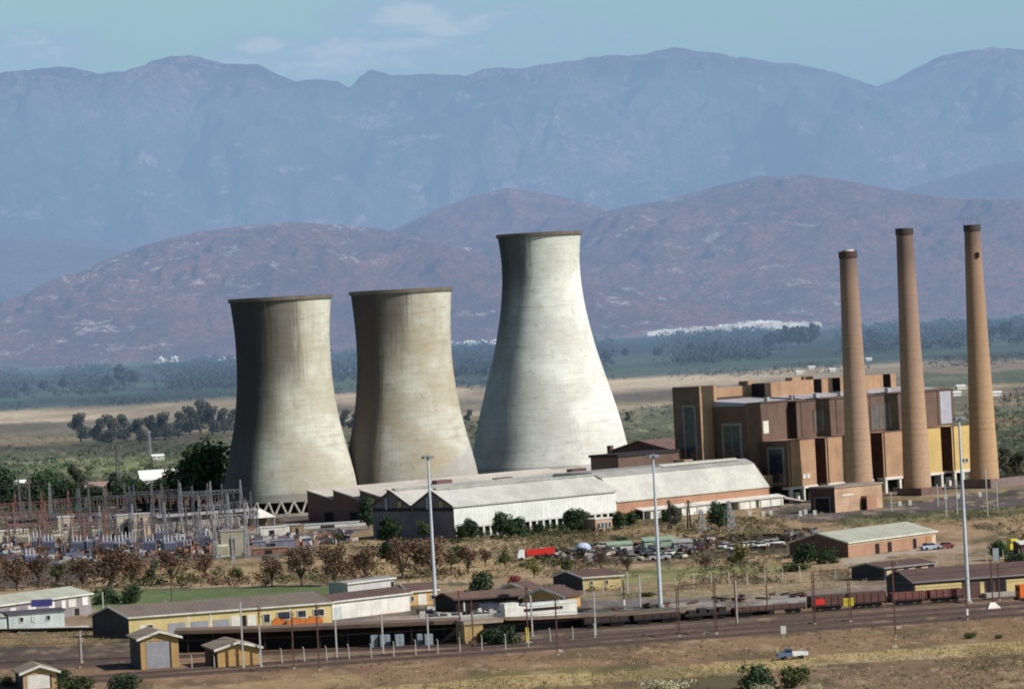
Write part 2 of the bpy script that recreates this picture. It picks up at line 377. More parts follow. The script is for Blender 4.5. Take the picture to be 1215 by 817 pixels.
def build_ground():
    xs = np.arange(-700, 1920, 2.4)                       # lateral samples (level frame)
    dys = np.concatenate([np.array([4, 6, 8, 10, 13, 16, 20, 24, 28]), np.arange(30, 480, 1.9)])
    U, D = np.meshgrid(xs - 607.5, dys)
    Y = HC * F / D; X = U * Y / F
    PXs = 607.5 + U * CR + (D - 39.4) * SR * 1.0; PYs = 408.5 - (U * SR - (D - 39.4) * CR)
    lev = D + 369.0
    # warp the picture coordinates by world noise so that borders are ragged
    wx = (fbm(X / 14, Y / 14, 3) - .5) * 22 + (fbm(X / 3, Y / 3, 5, 3) - .5) * 7
    wy = (fbm(X / 25, Y / 50, 9) - .5) * 7 * np.clip(D / 250, .35, 1.0) + (fbm(X / 3, Y / 8, 11, 3) - .5) * 3
    far = D < 130
    wy = np.where(far, (fbm(X / 260, Y / 700, 13, 5) - .5) * 9, wy); wx = np.where(far, 0, wx)
    r = np.zeros(D.shape + (3,))
    bx = [b[0] for b in BANDS]; lv = lev + wy
    for c in range(3): r[..., c] = np.interp(lv, bx, [b[1][c] for b in BANDS])
    pxw = PXs + wx; pyw = PYs + wy * .8
    for c, k, poly in PATCH:
        m = inpoly(pxw, pyw, poly)
        for q in range(3): r[..., q] = np.where(m, r[..., q] * (1 - k) + c[q] * k, r[..., q])
    # patchy vegetation: dark scrub and pale bare soil
    n1 = fbm(X / 9, Y / 22, 21, 5); n2 = fbm(X / 3.2, Y / 7, 31, 4)
    nf = fbm(X / 120, Y / 500, 41, 5)
    amp = np.interp(lev, [369, 450, 500, 560, 612, 640, 730, 740, 900], [0, 0, .6, .9, 1, 1, .85, .55, 1])
    lawn = inpoly(PXs, PYs, [(100, 702), (440, 692), (440, 704), (380, 716), (100, 722)]) | inpoly(PXs, PYs, PATCH[22][2])
    amp = np.where(lawn, .12, amp)
    dk = np.clip((n1 - .49) * 6, 0, 1) * amp * .72
    lt = np.clip((n2 - .58) * 6, 0, 1) * amp * .55
    for q, (a, b) in enumerate(((.055, .46), (.06, .37), (.035, .24))):
        r[..., q] = r[..., q] * (1 - dk) + a * dk
        r[..., q] = r[..., q] * (1 - lt) + b * lt
    fk = np.where(lev < 520, np.clip((nf - .5) * 5, -.5, .6), 0)
    r *= (1 - fk * .55)[..., None]
    r *= (.86 + .28 * fbm(X / 1.7, Y / 3.5, 51, 3))[..., None]
    ny, nx = D.shape
    V = np.zeros((ny, nx, 3)); V[..., 0] = X; V[..., 1] = Y
    V[..., 2] = 0
    verts = V.reshape(-1, 3); cols = r.reshape(-1, 3)
    idx = np.arange(ny * nx).reshape(ny, nx)
    q = np.stack([idx[:-1, :-1], idx[1:, :-1], idx[1:, 1:], idx[:-1, 1:]], -1).reshape(-1, 4)
    # skirt towards and behind the camera
    n0 = len(verts)
    verts = np.vstack([verts, [[X[-1, 0] - 900, -1200, 0], [X[-1, -1] + 900, -1200, 0]]]); cols = np.vstack([cols, [[.16, .12, .07]] * 2])
    me = bpy.data.meshes.new("ground")
    faces = [tuple(x) for x in q.tolist()] + [tuple([int(idx[-1, 0]), n0, n0 + 1, int(idx[-1, -1])] + [int(i) for i in idx[-1, ::-1][1:-1]])]
    me.from_pydata(verts.tolist(), [], faces); me.update()
    at = me.color_attributes.new("soil", "FLOAT_COLOR", "POINT")
    at.data.foreach_set("color", np.hstack([cols, np.ones((len(cols), 1))]).astype(np.float32).ravel())
    m, nt, b = base_mat("ground_soil", 0.95); b.inputs["Specular IOR Level"].default_value = 0.05
    a = nt.new("ShaderNodeVertexColor", layer_name="soil"); geo = nt.new("ShaderNodeNewGeometry").outputs["Position"]
    n = nt.noise(geo, 0.55, 6, 0.7); n2 = nt.noise(geo, 0.045, 5, 0.65); n3 = nt.noise(geo, 0.006, 5, 0.6)
    k = nt.math("ADD", nt.math("MULTIPLY", n, 0.9), nt.math("MULTIPLY", n2, 0.5)); k = nt.math("ADD", k, nt.math("MULTIPLY_ADD", n3, 0.5, 0.06))
    hs = nt.new("ShaderNodeHueSaturation"); nt.link(a.outputs[0], hs.inputs["Color"]); nt.link(k, hs.inputs["Value"])
    nt.link(hs.outputs[0], b.inputs["Base Color"])
    me.materials.append(m)
    o = bpy.data.objects.new("ground", me); COL.objects.link(o); tag(o, kind="structure")
build_ground()

# ------------------------------------------------------------------ hills and mountains
def hill_mat(name, c, c2, rock, rock_amt, sc, bd=60.0):
    m, nt, b = base_mat(name, 0.95); b.inputs["Specular IOR Level"].default_value = 0.03
    p = nt.new("ShaderNodeNewGeometry").outputs["Position"]
    n1 = nt.noise(p, sc, 6, 0.68); out = nt.mix(nt.smooth(n1, 0.36, 0.64), c, c2)
    n2 = nt.noise(nt.mapping(p, (1, 1, 2.2)), sc * 4.2, 7, 0.72, 0.4); n4 = nt.noise(p, sc * 0.55, 3, 0.5)
    rk = nt.math("MULTIPLY", nt.smooth(n2, 0.54, 0.64), nt.smooth(n4, 0.42, 0.58))
    out = nt.mix(nt.math("MULTIPLY", rk, rock_amt), out, rock)
    n3 = nt.noise(p, sc * 16, 4, 0.7); out = nt.mix(nt.math("MULTIPLY", nt.smooth(n3, 0.42, 0.62), 0.6), out, tuple(x * .45 for x in c))
    bh = nt.math("ADD", nt.noise(p, sc * 3.2, 8, 0.68, .5), nt.math("MULTIPLY", nt.noise(p, sc * 12, 6, 0.7), .35))
    bump(nt, b, bh, 1.0, bd * 1.2)
    nt.link(out, b.inputs["Base Color"])
    return m

def hills(name, sky, D, foot, back, m, relief, wl, seed, nx=420, ny=90, jag=0.0, sharp=1.0):
    sky = sorted(sky); px = np.linspace(sky[0][0], sky[-1][0], nx)
    py = np.interp(px, [s[0] for s in sky], [s[1] for s in sky])
    ker = np.array([0, 1, 2, 1, 0.]) / 4; pyp = np.pad(py, 2, "edge"); py = np.convolve(pyp, ker, "valid")
    R = np.array([at_depth(a, b, D) for a, b in zip(px, py)])
    v = np.concatenate([np.linspace(0, 1, ny), 1 + np.linspace(.06, 1, 16)])
    VV, RX = np.meshgrid(v, R[:, 0], indexing="ij"); RZ = np.broadcast_to(R[:, 2], VV.shape)
    Yf = np.where(VV <= 1, foot + (D - foot) * VV, D + (back - D) * (VV - 1))
    X = RX * (Yf / D) ** 0.5
    s = np.where(VV <= 1, VV ** sharp * (1.4 - .4 * VV), np.clip(1 - (VV - 1) ** 1.3, 0, 1))
    base = np.maximum(RZ, 0) * s
    a = 1 - np.abs(2 * fbm(X / wl, Yf / wl, seed, 6) - 1)          # ridged
    b2 = fbm(X / (wl * .33), Yf / (wl * .33), seed + 7, 5)
    g = 1 - np.abs(2 * fbm(X / (wl * .55) + .4 * b2, Yf / (wl * 1.8), seed + 3, 5) - 1)
    env = np.where(VV <= 1, np.sin(np.pi * np.clip(VV, 0, 1)) ** .8, 0)
    Z = base + relief * env * ((a - .62) * 1.1 + (g - .62) * .9 + (b2 - .5) * .45)
    Z = Z + jag * (fbm(X / (wl * .07), Yf / (wl * .07), seed + 9, 4) - .5) * np.clip(VV * 3, 0, 1)
    Z = np.where((VV < .985) & (VV > 0), np.minimum(Z, HC + (RZ - HC) * Yf / D * .985 - 4), Z)
    Z = np.where(VV <= 0.001, -5, Z)
    ny2, nx2 = VV.shape; P = np.stack([X, Yf, Z], -1).reshape(-1, 3); idx = np.arange(ny2 * nx2).reshape(ny2, nx2)
    q = np.stack([idx[:-1, :-1], idx[:-1, 1:], idx[1:, 1:], idx[1:, :-1]], -1).reshape(-1, 4)
    me = bpy.data.meshes.new(name); me.from_pydata(P.tolist(), [], q.tolist()); me.update(); me.materials.append(m)
    me.polygons.foreach_set("use_smooth", [True] * len(me.polygons))
    o = bpy.data.objects.new(name, me); COL.objects.link(o); tag(o, kind="structure")
    return o

MF = hill_mat("mountain_rock", (0.30, 0.25, 0.23), (0.05, 0.055, 0.05), (0.75, 0.62, 0.55), .7, .0011, 260)
MN = hill_mat("hill_scrub", (0.40, 0.17, 0.155), (0.17, 0.075, 0.08), (1.0, 0.84, 0.74), .95, .0035, 70)
MC = hill_mat("hill_scrub_right", (0.40, 0.175, 0.16), (0.17, 0.078, 0.082), (0.75, 0.58, 0.50), .8, .003, 80)
MD = hill_mat("hill_haze_side", (0.24, 0.15, 0.14), (0.14, 0.10, 0.10), (0.5, 0.42, 0.38), .5, .002, 120)
hills("mountain_range", [(-250, 100), (-120, 84), (-60, 98), (0, 93), (40, 87), (80, 82), (115, 90), (165, 85), (180, 75), (205, 68), (235, 71), (265, 79), (305, 79), (335, 93), (350, 100), (375, 98), (400, 100), (415, 108), (425, 96), (440, 86), (455, 90), (465, 93), (530, 92), (555, 95), (575, 87), (600, 83), (650, 79), (700, 71), (750, 67), (800, 63), (850, 65), (875, 72), (925, 76), (965, 82), (985, 90), (1010, 98), (1040, 107), (1060, 100), (1090, 86), (1120, 72), (1150, 65), (1180, 61), (1215, 60), (1300, 66), (1450, 90)],
      21000, 15500, 26000, MF, 540, 1400, 5, nx=620, ny=150, jag=26)
hills("left_foothills", [(-300, 250), (-100, 268), (0, 277), (50, 281), (100, 285), (170, 293), (260, 305), (400, 330)], 14800, 11200, 17000, MD, 70, 900, 15, nx=240, ny=60, jag=6)
hills("right_foothills", [(980, 262), (1040, 240), (1080, 222), (1120, 212), (1170, 198), (1215, 190), (1300, 180), (1450, 190)], 14800, 12200, 17000, MD, 80, 900, 25, nx=240, ny=60, jag=6)
hills("middle_hills", [(330, 330), (400, 300), (460, 275), (500, 257), (530, 244), (560, 233), (605, 222), (640, 228), (700, 243), (760, 258), (850, 290), (1000, 330)], 12300, 10400, 13600, MN, 95, 520, 35, nx=360, ny=90, jag=5)
hills("right_hills", [(500, 320), (600, 285), (680, 262), (740, 247), (800, 236), (850, 221), (900, 210), (950, 208), (1000, 213), (1060, 226), (1120, 234), (1215, 237), (1300, 246), (1500, 270)], 11600, 9300, 13200, MC, 140, 640, 45, nx=560, ny=120, jag=6)
hills("left_hills", [(-350, 430), (-200, 412), (-100, 395), (0, 366), (30, 355), (60, 343), (100, 322), (140, 303), (175, 290), (210, 281), (250, 274), (300, 267), (360, 264), (420, 269), (480, 278), (540, 290), (600, 306), (700, 330), (850, 365), (1000, 390)], 10700, 8800, 12400, MN, 125, 540, 55, nx=560, ny=120, jag=6)

# pale quarried slopes and sand banks along the foot of the hills
sand = mat("pale_sand", (0.85, 0.82, 0.74), (0.42, 0.38, 0.33), scale=.02, rough=.95)
def sandbank(px0, py0, px1, py1, hpx, seed, depth=60):
    r = random.Random(seed); Yb = min(G(px0, py0)[1], 8600); a = at_depth(px0, py0, Yb); b = at_depth(px1, py1, Yb); n = max(10, int((px1 - px0) / 1.2)); R_ = 7; mb = MB(); P = []
    for j in range(R_):
        for i in range(n + 1):
            t = i / n; x = a[0] + (b[0] - a[0]) * t; y = a[1] + (b[1] - a[1]) * t; zb = a[2] + (b[2] - a[2]) * t
            e = (math.sin(math.pi * min(1, max(0, t))) + .02) ** .45
            nz = mnoise.noise(Vector((t * n * .11, j * .7, seed))) * .9 + mnoise.noise(Vector((t * n * .4, j, seed + 9))) * .5
            top = hpx * Yb / F * e * max(0, .55 + nz * .8)
            P.append((x + r.uniform(-1, 1), y + depth * j / (R_ - 1), zb - 14 * (j == 0) + top * (j / (R_ - 2)) if j < R_ - 1 else -2))
    for j in range(R_ - 1):
        for i in range(n): k = j * (n + 1) + i; mb.f.append((k, k + 1, k + n + 2, k + n + 1))
    mb.v = P
    return tag(mb.build("sand_bank", sand), kind="structure")
sandbank(768, 394, 880, 389, 4.5, 1); sandbank(835, 390, 975, 383, 6.5, 2); sandbank(870, 386, 930, 383, 8, 12); sandbank(528, 410, 596, 406, 8, 4)
sandbank(182, 431, 216, 430, 10, 5); sandbank(250, 428, 290, 426, 5, 6)
# ------------------------------------------------------------------ materials for the plant
A45 = math.radians(45)
concrete = mat("concrete", (0.42, 0.40, 0.36), scale=.3, streak=.4)
whitep = mat("white_plaster", (0.72, 0.71, 0.66), (0.55, 0.54, 0.5), scale=.25, streak=.25)
whiter = mat("white_sheet_roof", (0.55, 0.555, 0.51), (0.42, 0.42, 0.39), scale=.12, rough=.6, lines=("x", 1.1, .16), streak=.15)
greyr = mat("grey_sheet_roof", (0.36, 0.37, 0.35), (0.26, 0.27, 0.26), scale=.12, lines=("x", 1.2, .2), streak=.2)
whitew = mat("white_sheet_wall", (0.70, 0.73, 0.70), (0.58, 0.60, 0.57), scale=.1, lines=("x", 1.4, .12), streak=.25)
shadew = mat("shaded_sheet_wall", (0.21, 0.18, 0.22), (0.13, 0.115, 0.145), scale=.2, lines=("y", 1.5, .4), streak=.3)  # gable sheeting with its shade put into the colour
brownw = mat("brown_cladding", (0.21, 0.11, 0.10), (0.15, 0.085, 0.08), scale=.15, lines=("y", 1.6, .35), streak=.3)
dark = mat("dark_opening", (0.018, 0.015, 0.018), scale=.8)
steel = mat("galvanised_steel", (0.42, 0.44, 0.46), (0.32, 0.33, 0.36), scale=.5, rough=.5, metal=.2)
rust = mat("rusty_steel", (0.13, 0.06, 0.045), (0.07, 0.04, 0.035), scale=.6)
blacks = mat("dark_steel", (0.035, 0.03, 0.035), scale=.8)
brickP = brick_mat("brick_orange", (0.43, 0.275, 0.175), (0.34, 0.21, 0.135), .35)
brickY = brick_mat("brick_yellow", (0.62, 0.45, 0.19), (0.52, 0.37, 0.16), .2)
brickD = brick_mat("brick_brown", (0.165, 0.108, 0.086), (0.12, 0.08, 0.066), .35)
brickR = brick_mat("brick_red_hall", (0.42, 0.235, 0.155), (0.34, 0.19, 0.13), .25)
glass = glass_mat("dark_glass")
glassG = mat("grey_glazing", (0.16, 0.15, 0.15), (0.10, 0.095, 0.1), scale=.6, lines=("x", 1.0, .5), rough=.35)
louvre = mat("grey_louvre", (0.42, 0.43, 0.50), (0.33, 0.34, 0.42), scale=.3, lines=("z", .8, .35))

def box_part(name, m, parent, *b):
    return MB().box(*b).build(name, m, parent)

def window(parent, x0, x1, y, z0, z1, frame=None, pane=None, side="front", proud=.12, t=.3, bars=0, name="window"):
    """An opening on the front (facing -y) or on the left end (facing -x): dark pane, frame as sub-part."""
    pane = pane or glass; frame = whitep if frame is None else frame
    p = MB(); fr = MB(); pr = proud
    def bx(mb, a0, a1, c0, c1, d0, d1):
        if side == "front": mb.box(a0, a1, y - d1, y - d0, c0, c1)
        elif side == "left": mb.box(y - d1, y - d0, a0, a1, c0, c1)
        else: mb.box(y + d0, y + d1, a0, a1, c0, c1)
    bx(p, x0, x1, z0, z1, -.05, pr)
    o = p.build(name, pane, parent)
    if frame is not False:
        e = pr + .10
        bx(fr, x0 - t, x0, z0 - t, z1 + t, -.04, e); bx(fr, x1, x1 + t, z0 - t, z1 + t, -.04, e)
        bx(fr, x0, x1, z1, z1 + t, -.04, e); bx(fr, x0, x1, z0 - t, z0, -.04, e)
        for k in range(bars):
            c = x0 + (x1 - x0) * (k + 1) / (bars + 1); bx(fr, c - .12, c + .12, z0, z1, pr, e)
        fr.build("frame", frame, o)
    return o

# ------------------------------------------------------------------ cooling towers
def tower_mat(name, base, stain_to, stain_low, ochre, drips, damp=0, dk=.7, soot=0):
    m, nt, b = base_mat(name, 0.9); b.inputs["Specular IOR Level"].default_value = .1
    tc = nt.new("ShaderNodeTexCoord").outputs["Object"]; sp = nt.new("ShaderNodeSeparateXYZ"); nt.link(tc, sp.inputs[0])
    x, y, z = sp.outputs
    ang = nt.math("ARCTAN2", x, nt.math("MULTIPLY", y, -1.0))            # 0 towards the camera, + to the right
    cv = nt.new("ShaderNodeCombineXYZ"); nt.link(nt.math("MULTIPLY", ang, 14.0), cv.inputs[0]); nt.link(nt.math("MULTIPLY", z, 0.045), cv.inputs[2])
    st = nt.noise(cv.outputs[0], 1.0, 6, 0.75)
    cv2 = nt.new("ShaderNodeCombineXYZ"); nt.link(nt.math("MULTIPLY", ang, 1.6), cv2.inputs[0]); nt.link(nt.math("MULTIPLY", z, 0.55), cv2.inputs[2])
    hb = nt.noise(cv2.outputs[0], 1.0, 5, 0.7)
    fine = nt.noise(tc, 0.5, 5, 0.75); big = nt.noise(tc, 0.06, 4, 0.6)
    out = nt.mix(nt.smooth(big, .35, .62), base, tuple(c * .78 for c in base))
    out = nt.mix(nt.math("MULTIPLY", nt.smooth(nt.math("ADD", nt.math("MULTIPLY", big, .8), nt.math("MULTIPLY", hb, .5)), .5, .85), ochre), out, (.40, .30, .15))
    out = nt.mix(nt.math("MULTIPLY", nt.smooth(hb, .5, .66), .42), out, tuple(c * .55 for c in base))
    lift = nt.math("LESS_THAN", nt.math("FRACT", nt.math("MULTIPLY", z, .62)), .14)
    out = nt.mix(nt.math("MULTIPLY", lift, nt.math("MULTIPLY", nt.smooth(fine, .35, .6), .24)), out, tuple(c * .45 for c in base))
    rib = nt.math("LESS_THAN", nt.math("FRACT", nt.math("MULTIPLY", ang, 15.0)), .12)
    out = nt.mix(nt.math("MULTIPLY", rib, .12), out, tuple(c * .45 for c in base))
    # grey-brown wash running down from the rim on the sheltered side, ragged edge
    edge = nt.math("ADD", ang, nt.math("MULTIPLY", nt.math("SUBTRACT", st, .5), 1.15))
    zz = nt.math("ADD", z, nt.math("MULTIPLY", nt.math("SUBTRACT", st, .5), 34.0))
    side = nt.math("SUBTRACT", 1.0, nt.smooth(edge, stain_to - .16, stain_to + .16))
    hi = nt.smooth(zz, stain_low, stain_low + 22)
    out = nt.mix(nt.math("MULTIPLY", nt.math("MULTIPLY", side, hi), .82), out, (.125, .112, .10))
    side2 = nt.math("SUBTRACT", 1.0, nt.smooth(edge, stain_to - .85, stain_to - .35))  # blacker soot further left, doubling as painted shade
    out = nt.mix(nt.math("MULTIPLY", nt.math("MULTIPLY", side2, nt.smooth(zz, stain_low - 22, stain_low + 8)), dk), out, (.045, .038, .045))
    if soot:  # full-height band painting the left side's shade into the concrete
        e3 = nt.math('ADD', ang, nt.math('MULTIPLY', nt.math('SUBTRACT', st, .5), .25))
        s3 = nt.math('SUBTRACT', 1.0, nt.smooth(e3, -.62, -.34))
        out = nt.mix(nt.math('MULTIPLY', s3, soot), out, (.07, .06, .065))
    # dark run marks
    out = nt.mix(nt.math("MULTIPLY", nt.math("MULTIPLY", nt.smooth(st, .56, .72), nt.smooth(z, 12, 50)), drips), out, (.10, .09, .075))
    out = nt.mix(nt.math("MULTIPLY", nt.smooth(fine, .55, .72), .4), out, (.12, .11, .09))
    if damp:
        dz = nt.math("ADD", nt.math("MULTIPLY", ang, 14.0), nt.math("MULTIPLY", nt.math("SUBTRACT", big, .5), 22))
        out = nt.mix(nt.math("MULTIPLY", nt.math("LESS_THAN", z, nt.math("ADD", dz, damp)), .45), out, (.33, .34, .37))
    else:
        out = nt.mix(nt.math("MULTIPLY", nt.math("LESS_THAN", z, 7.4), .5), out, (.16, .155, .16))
    nt.link(out, b.inputs["Base Color"]); bump(nt, b, hb, .25, .5)
    return m

def cooling_tower(px, py, prof, m, label, z0=4.6, nleg=36, legcol=concrete, rimm=None):
    X, Y = G(px, py)
    r = empty("cooling_tower", (X, Y, 0), 0, label, "cooling tower", "hyperbolic cooling towers of the power station")
    zs = [p[0] for p in prof]; rs = [p[1] for p in prof]
    # smooth profile
    from bisect import bisect
    def rad(z):
        i = min(max(bisect(zs, z) - 1, 0), len(zs) - 2)
        p0 = rs[max(i - 1, 0)]; p1 = rs[i]; p2 = rs[i + 1]; p3 = rs[min(i + 2, len(rs) - 1)]
        h = zs[i + 1] - zs[i]; t = (z - zs[i]) / h
        m1 = (p2 - p0) / (zs[i + 1] - zs[max(i - 1, 0)]) * h; m2 = (p3 - p1) / (zs[min(i + 2, len(zs) - 1)] - zs[i]) * h
        return (2 * t**3 - 3 * t**2 + 1) * p1 + (t**3 - 2 * t**2 + t) * m1 + (-2 * t**3 + 3 * t**2) * p2 + (t**3 - t**2) * m2
    H = zs[-1]; N = 60
    outer = [(rad(z0 + (H - z0) * k / N), z0 + (H - z0) * k / N) for k in range(N + 1)]
    inner = [(a - .5, z) for a, z in outer[::-1]]
    mb = MB().lathe(outer + inner + [outer[0]], 128)
    mb.build("shell", m, r, smooth=True)
    rt = outer[-1][0]
    MB().lathe([(rt + .02, H - 1.1), (rt + .55, H - 1.0), (rt + .55, H + .25), (rt - .5, H + .25), (rt - .5, H - 1.1)], 96).build("rim", rimm or mat("rim_concrete", (.17, .145, .125), scale=.3), r)
    rb = outer[0][0]; rg = rb + 1.7
    for k in range(nleg):
        a = 2 * math.pi * k / nleg; a2 = a + math.pi / nleg; a3 = a - math.pi / nleg
        top = (rb * math.cos(a), rb * math.sin(a), z0 + .3)
        for q in (a2, a3):
            MB().cyl((rg * math.cos(q), rg * math.sin(q), 0), top, .42, .36, 6).build("leg", legcol, r)
    MB().lathe([(rg + 1.2, 0), (rg + 1.2, .9), (rg + .7, .9), (rg + .7, .05), (0.1, .05)], 64).build("basin", concrete, r)
    MB().lathe([(rb - 3.5, 0.06), (rb - 3.5, z0 + 1.2), (.1, z0 + 1.25)], 48).build("packing", dark, r)
    return r

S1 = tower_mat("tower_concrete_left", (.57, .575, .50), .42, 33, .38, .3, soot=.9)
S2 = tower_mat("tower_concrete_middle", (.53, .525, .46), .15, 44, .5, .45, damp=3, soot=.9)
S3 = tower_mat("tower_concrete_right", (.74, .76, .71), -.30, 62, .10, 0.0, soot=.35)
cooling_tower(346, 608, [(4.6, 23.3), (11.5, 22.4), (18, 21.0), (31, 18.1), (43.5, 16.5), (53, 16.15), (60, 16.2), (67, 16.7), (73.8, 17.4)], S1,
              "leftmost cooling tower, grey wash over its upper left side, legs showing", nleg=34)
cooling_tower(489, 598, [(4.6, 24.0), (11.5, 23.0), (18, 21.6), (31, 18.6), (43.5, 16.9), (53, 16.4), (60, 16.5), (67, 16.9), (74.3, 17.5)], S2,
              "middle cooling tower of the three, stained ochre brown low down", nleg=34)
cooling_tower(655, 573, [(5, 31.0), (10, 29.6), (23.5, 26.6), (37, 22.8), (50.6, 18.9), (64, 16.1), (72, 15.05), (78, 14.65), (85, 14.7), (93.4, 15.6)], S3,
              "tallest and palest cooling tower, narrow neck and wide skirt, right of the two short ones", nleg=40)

# ------------------------------------------------------------------ power station
PO = G(937, 577.7, 5)
def psw(s, t): return PO[0] + s * math.cos(A45) - t * math.sin(A45), PO[1] + s * math.sin(A45) + t * math.cos(A45)
def ps_s(px, t, z):     # s on the plane t, at height z, for a picture column
    a, b = -120.0, 250.0
    for _ in range(50):
        m_ = (a + b) / 2
        if proj(*psw(m_, t), z)[0] < px: a = m_
        else: b = m_
    return a
ps = empty("power_station", (PO[0], PO[1], 0), A45, "stepped brown and orange brick power station building behind the three chimneys", "power station")
roofd = mat("station_roof", (.24, .23, .25), (.17, .165, .19), scale=.1)
# tall rear block: plain tower bay at the left end, then bays stepping forward
T3, T2, T1 = 38.2, 26.5, 11.75
s2 = -10.8
sl = [ps_s(780 + c / 2.793, T2 + 3, 34) for c in (338, 526, 588, 755)]
eT = 87.0
MB().box(s2, s2 + 8, T2, T3, 0, 38).build("end_tower", brickD if False else brickP, ps)
box_part("end_wall", mat("end_wall_shaded", (.18, .12, .10), (.13, .09, .08), scale=.2, streak=.3), ps, s2 - .15, s2, T2 + .02, T3 - .02, 0, 37.9)  # left face of the tall block, shade put into a darker brick
MB().box(s2 + 8, eT, T2 + 6, T3 - 1, 0, 36.9).build("boiler_house", brickP, ps)
MB().box(s2 + 8.2, eT - .2, T2 + 6.2, T3 - 1.2, 36.9, 37.1).build("roof", roofd, ps)
for k, s_ in enumerate(sl):
    e = (sl[k + 1] - 4 if k < 3 else eT + .1)
    MB().box(s_, e, T2 + .5, T2 + 6, 30, 37.5).build("roof_bay", brickP, ps)
    box_part("bay_side_shade", blacks, ps, s_ - .12, s_, T2 + .6, T2 + 6.1, 30.1, 37.4)  # shaded left face of the bay, painted black
for s_ in (s2 + 31, s2 + 54, s2 + 60, s2 + 85):
    MB().box(s_, s_ + 4.5, T2 + 8, T2 + 11, 37.1, 38.4).build("roof_vent", brickP, ps)
MB().box(s2 + 8, eT - 1, T2 + 5.2, T2 + 5.95, 32.8, 33.8).build("duct", dark, ps)
window(ps, T2 + 2.6, T2 + 6.8, s2 - .15, 8, 31.5, side="left", t=.7, frame=mat("pale_stone", (.30, .26, .23), scale=.3))
# middle block
s1 = -5.25; eM = 97.0; zM = 31.1
MB().box(s1, eM, T1, T2 + 6, 0, zM).build("turbine_hall", brickD, ps)
MB().prism_x([(T1 + .7, zM + .02), (T2 + 5.1, zM + .02), (T2 + 5.1, zM + 2.2), (T1 + .7, zM + .4)], s1 + .3, eM - .5).build("roof", mat("station_mid_roof", (.42, .41, .44), (.32, .32, .35), scale=.1), ps)
MB().box(s1, eM, T1 - .02, T1 + .6, zM, zM + .9).build("parapet", brickD, ps)
stp = ps_s(780 + 462 / 2.793, T1 - 3.4, 26)
MB().box(stp, eM - 3, T1 - 3.4, T1, 19, zM + .5).build("stepped_bay", brickD, ps)
box_part("bay_side_shade", blacks, ps, stp - .12, stp, T1 - 3.35, T1 - .02, 19.5, zM + .4)  # black sheet painting the shade on the step's left face
window(ps, T1 + 3.4, T1 + 10.2, s1, 9, 25, side="left", t=.9, frame=mat("pale_stone", (.30, .26, .23)), bars=1)
sw = ps_s(780 + 350 / 2.793, T1, 24); sw2 = ps_s(780 + 368 / 2.793, T1, 24)
window(ps, sw, sw2, T1, 22, 26, pane=mat("pale_panel", (.72, .70, .62), scale=.5), frame=False)
a_, b_ = ps_s(780 + 519 / 2.793, T1 - 3.4, 24), ps_s(780 + 553 / 2.793, T1 - 3.4, 24)
window(ps, a_, b_, T1 - 3.4, 21.5, 27.8, pane=glassG, frame=brickD, bars=2)
a_, b_ = ps_s(780 + 706 / 2.793, T1 - 3.4, 24), ps_s(780 + 776 / 2.793, T1 - 3.4, 24)
window(ps, a_, b_, T1 - 3.4, 20.3, 28.5, pane=glassG, frame=brickD, bars=4)
a_, b_ = ps_s(780 + 938 / 2.793, T1 - 3.4, 24), ps_s(780 + 974 / 2.793, T1 - 3.4, 24)
window(ps, a_, min(b_, eM - .3), T1 - 3.4, 20.3, 31, pane=louvre, frame=False, name="louvre")
# low front block: bays with deep dark slots between
zL = 19.6; L = 91.4
edges = [(937, 968), (980.5, 1034), (1048, 1117), (1130, 1153.3)]
for k, (p0, p1) in enumerate(edges):
    a_ = 0 if k == 0 else ps_s(p0, 0, 12)
    b_ = L if k == 3 else ps_s(p1, 0, 12)
    bm = brickP if k < 2 else (brickY if k > 2 else brickP)
    if k == 2:
        mid = ps_s(1085, 0, 12); MB().box(a_, mid, 0, T1 - .02, 5, zL).build("front_bay", brickP, ps); MB().box(mid, b_, 0, T1 - .02, 5, zL).build("front_bay", brickY, ps)
    else: MB().box(a_, b_, 0, T1 - .02, 5, zL).build("front_bay", bm, ps)
    box_part("bay_side_shade", brickD if k == 0 else mat("shaded_brick", (.11, .06, .055), scale=.3), ps, a_ - .12, a_, .02, T1 - .02, 5.1, zL - .1)  # left face darker: the bay's shade put into its brick colour
    MB().box(a_ - .1, b_ + .1, -.5, 3, 4.2, 5).build("ledge", whitep, ps)
    n = max(2, int((b_ - a_) / 6))
    for j in range(n + 1):
        c = a_ + .6 + (b_ - a_ - 1.2) * j / n
        MB().box(c - .5, c + .5, -.3, .7, 0, 4.2).build("column", whitep, ps)
    if k in (0, 1, 2, 3):
        c = a_ + (b_ - a_) * .62
        for q in (-1.5, .4):
            window(ps, c + q, c + q + 1.2, 0, 7.4, 8.6, pane=whitep if k == 0 else glass, frame=whitep, t=.15)
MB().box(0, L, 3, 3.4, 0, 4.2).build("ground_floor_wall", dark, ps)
cop = mat("coping", (.09, .07, .065), scale=.5); pipe_m = mat("downpipe", (.10, .085, .08), scale=.5)
for x0, x1, y, z in ((-.1, L, -.12, zL), (s1, stp, T1 - .14, zM + .9), (stp, eM - 3, T1 - 3.54, zM + .5)):
    MB().box(x0, x1, y - .1, y + .02, z - .35, z + .12).build("coping", cop, ps) if y > 0 else None
for p0, p1 in edges:
    a_, b_ = (0 if p0 == 937 else ps_s(p0, 0, 12)), min(L, ps_s(p1, 0, 12))
    MB().box(a_ - .15, b_ + .15, -.15, .1, zL, zL + .3).build("coping", cop, ps)
    MB().box(a_ + .6, a_ + .85, -.3, -.02, 5, zL).build("downpipe", pipe_m, ps)
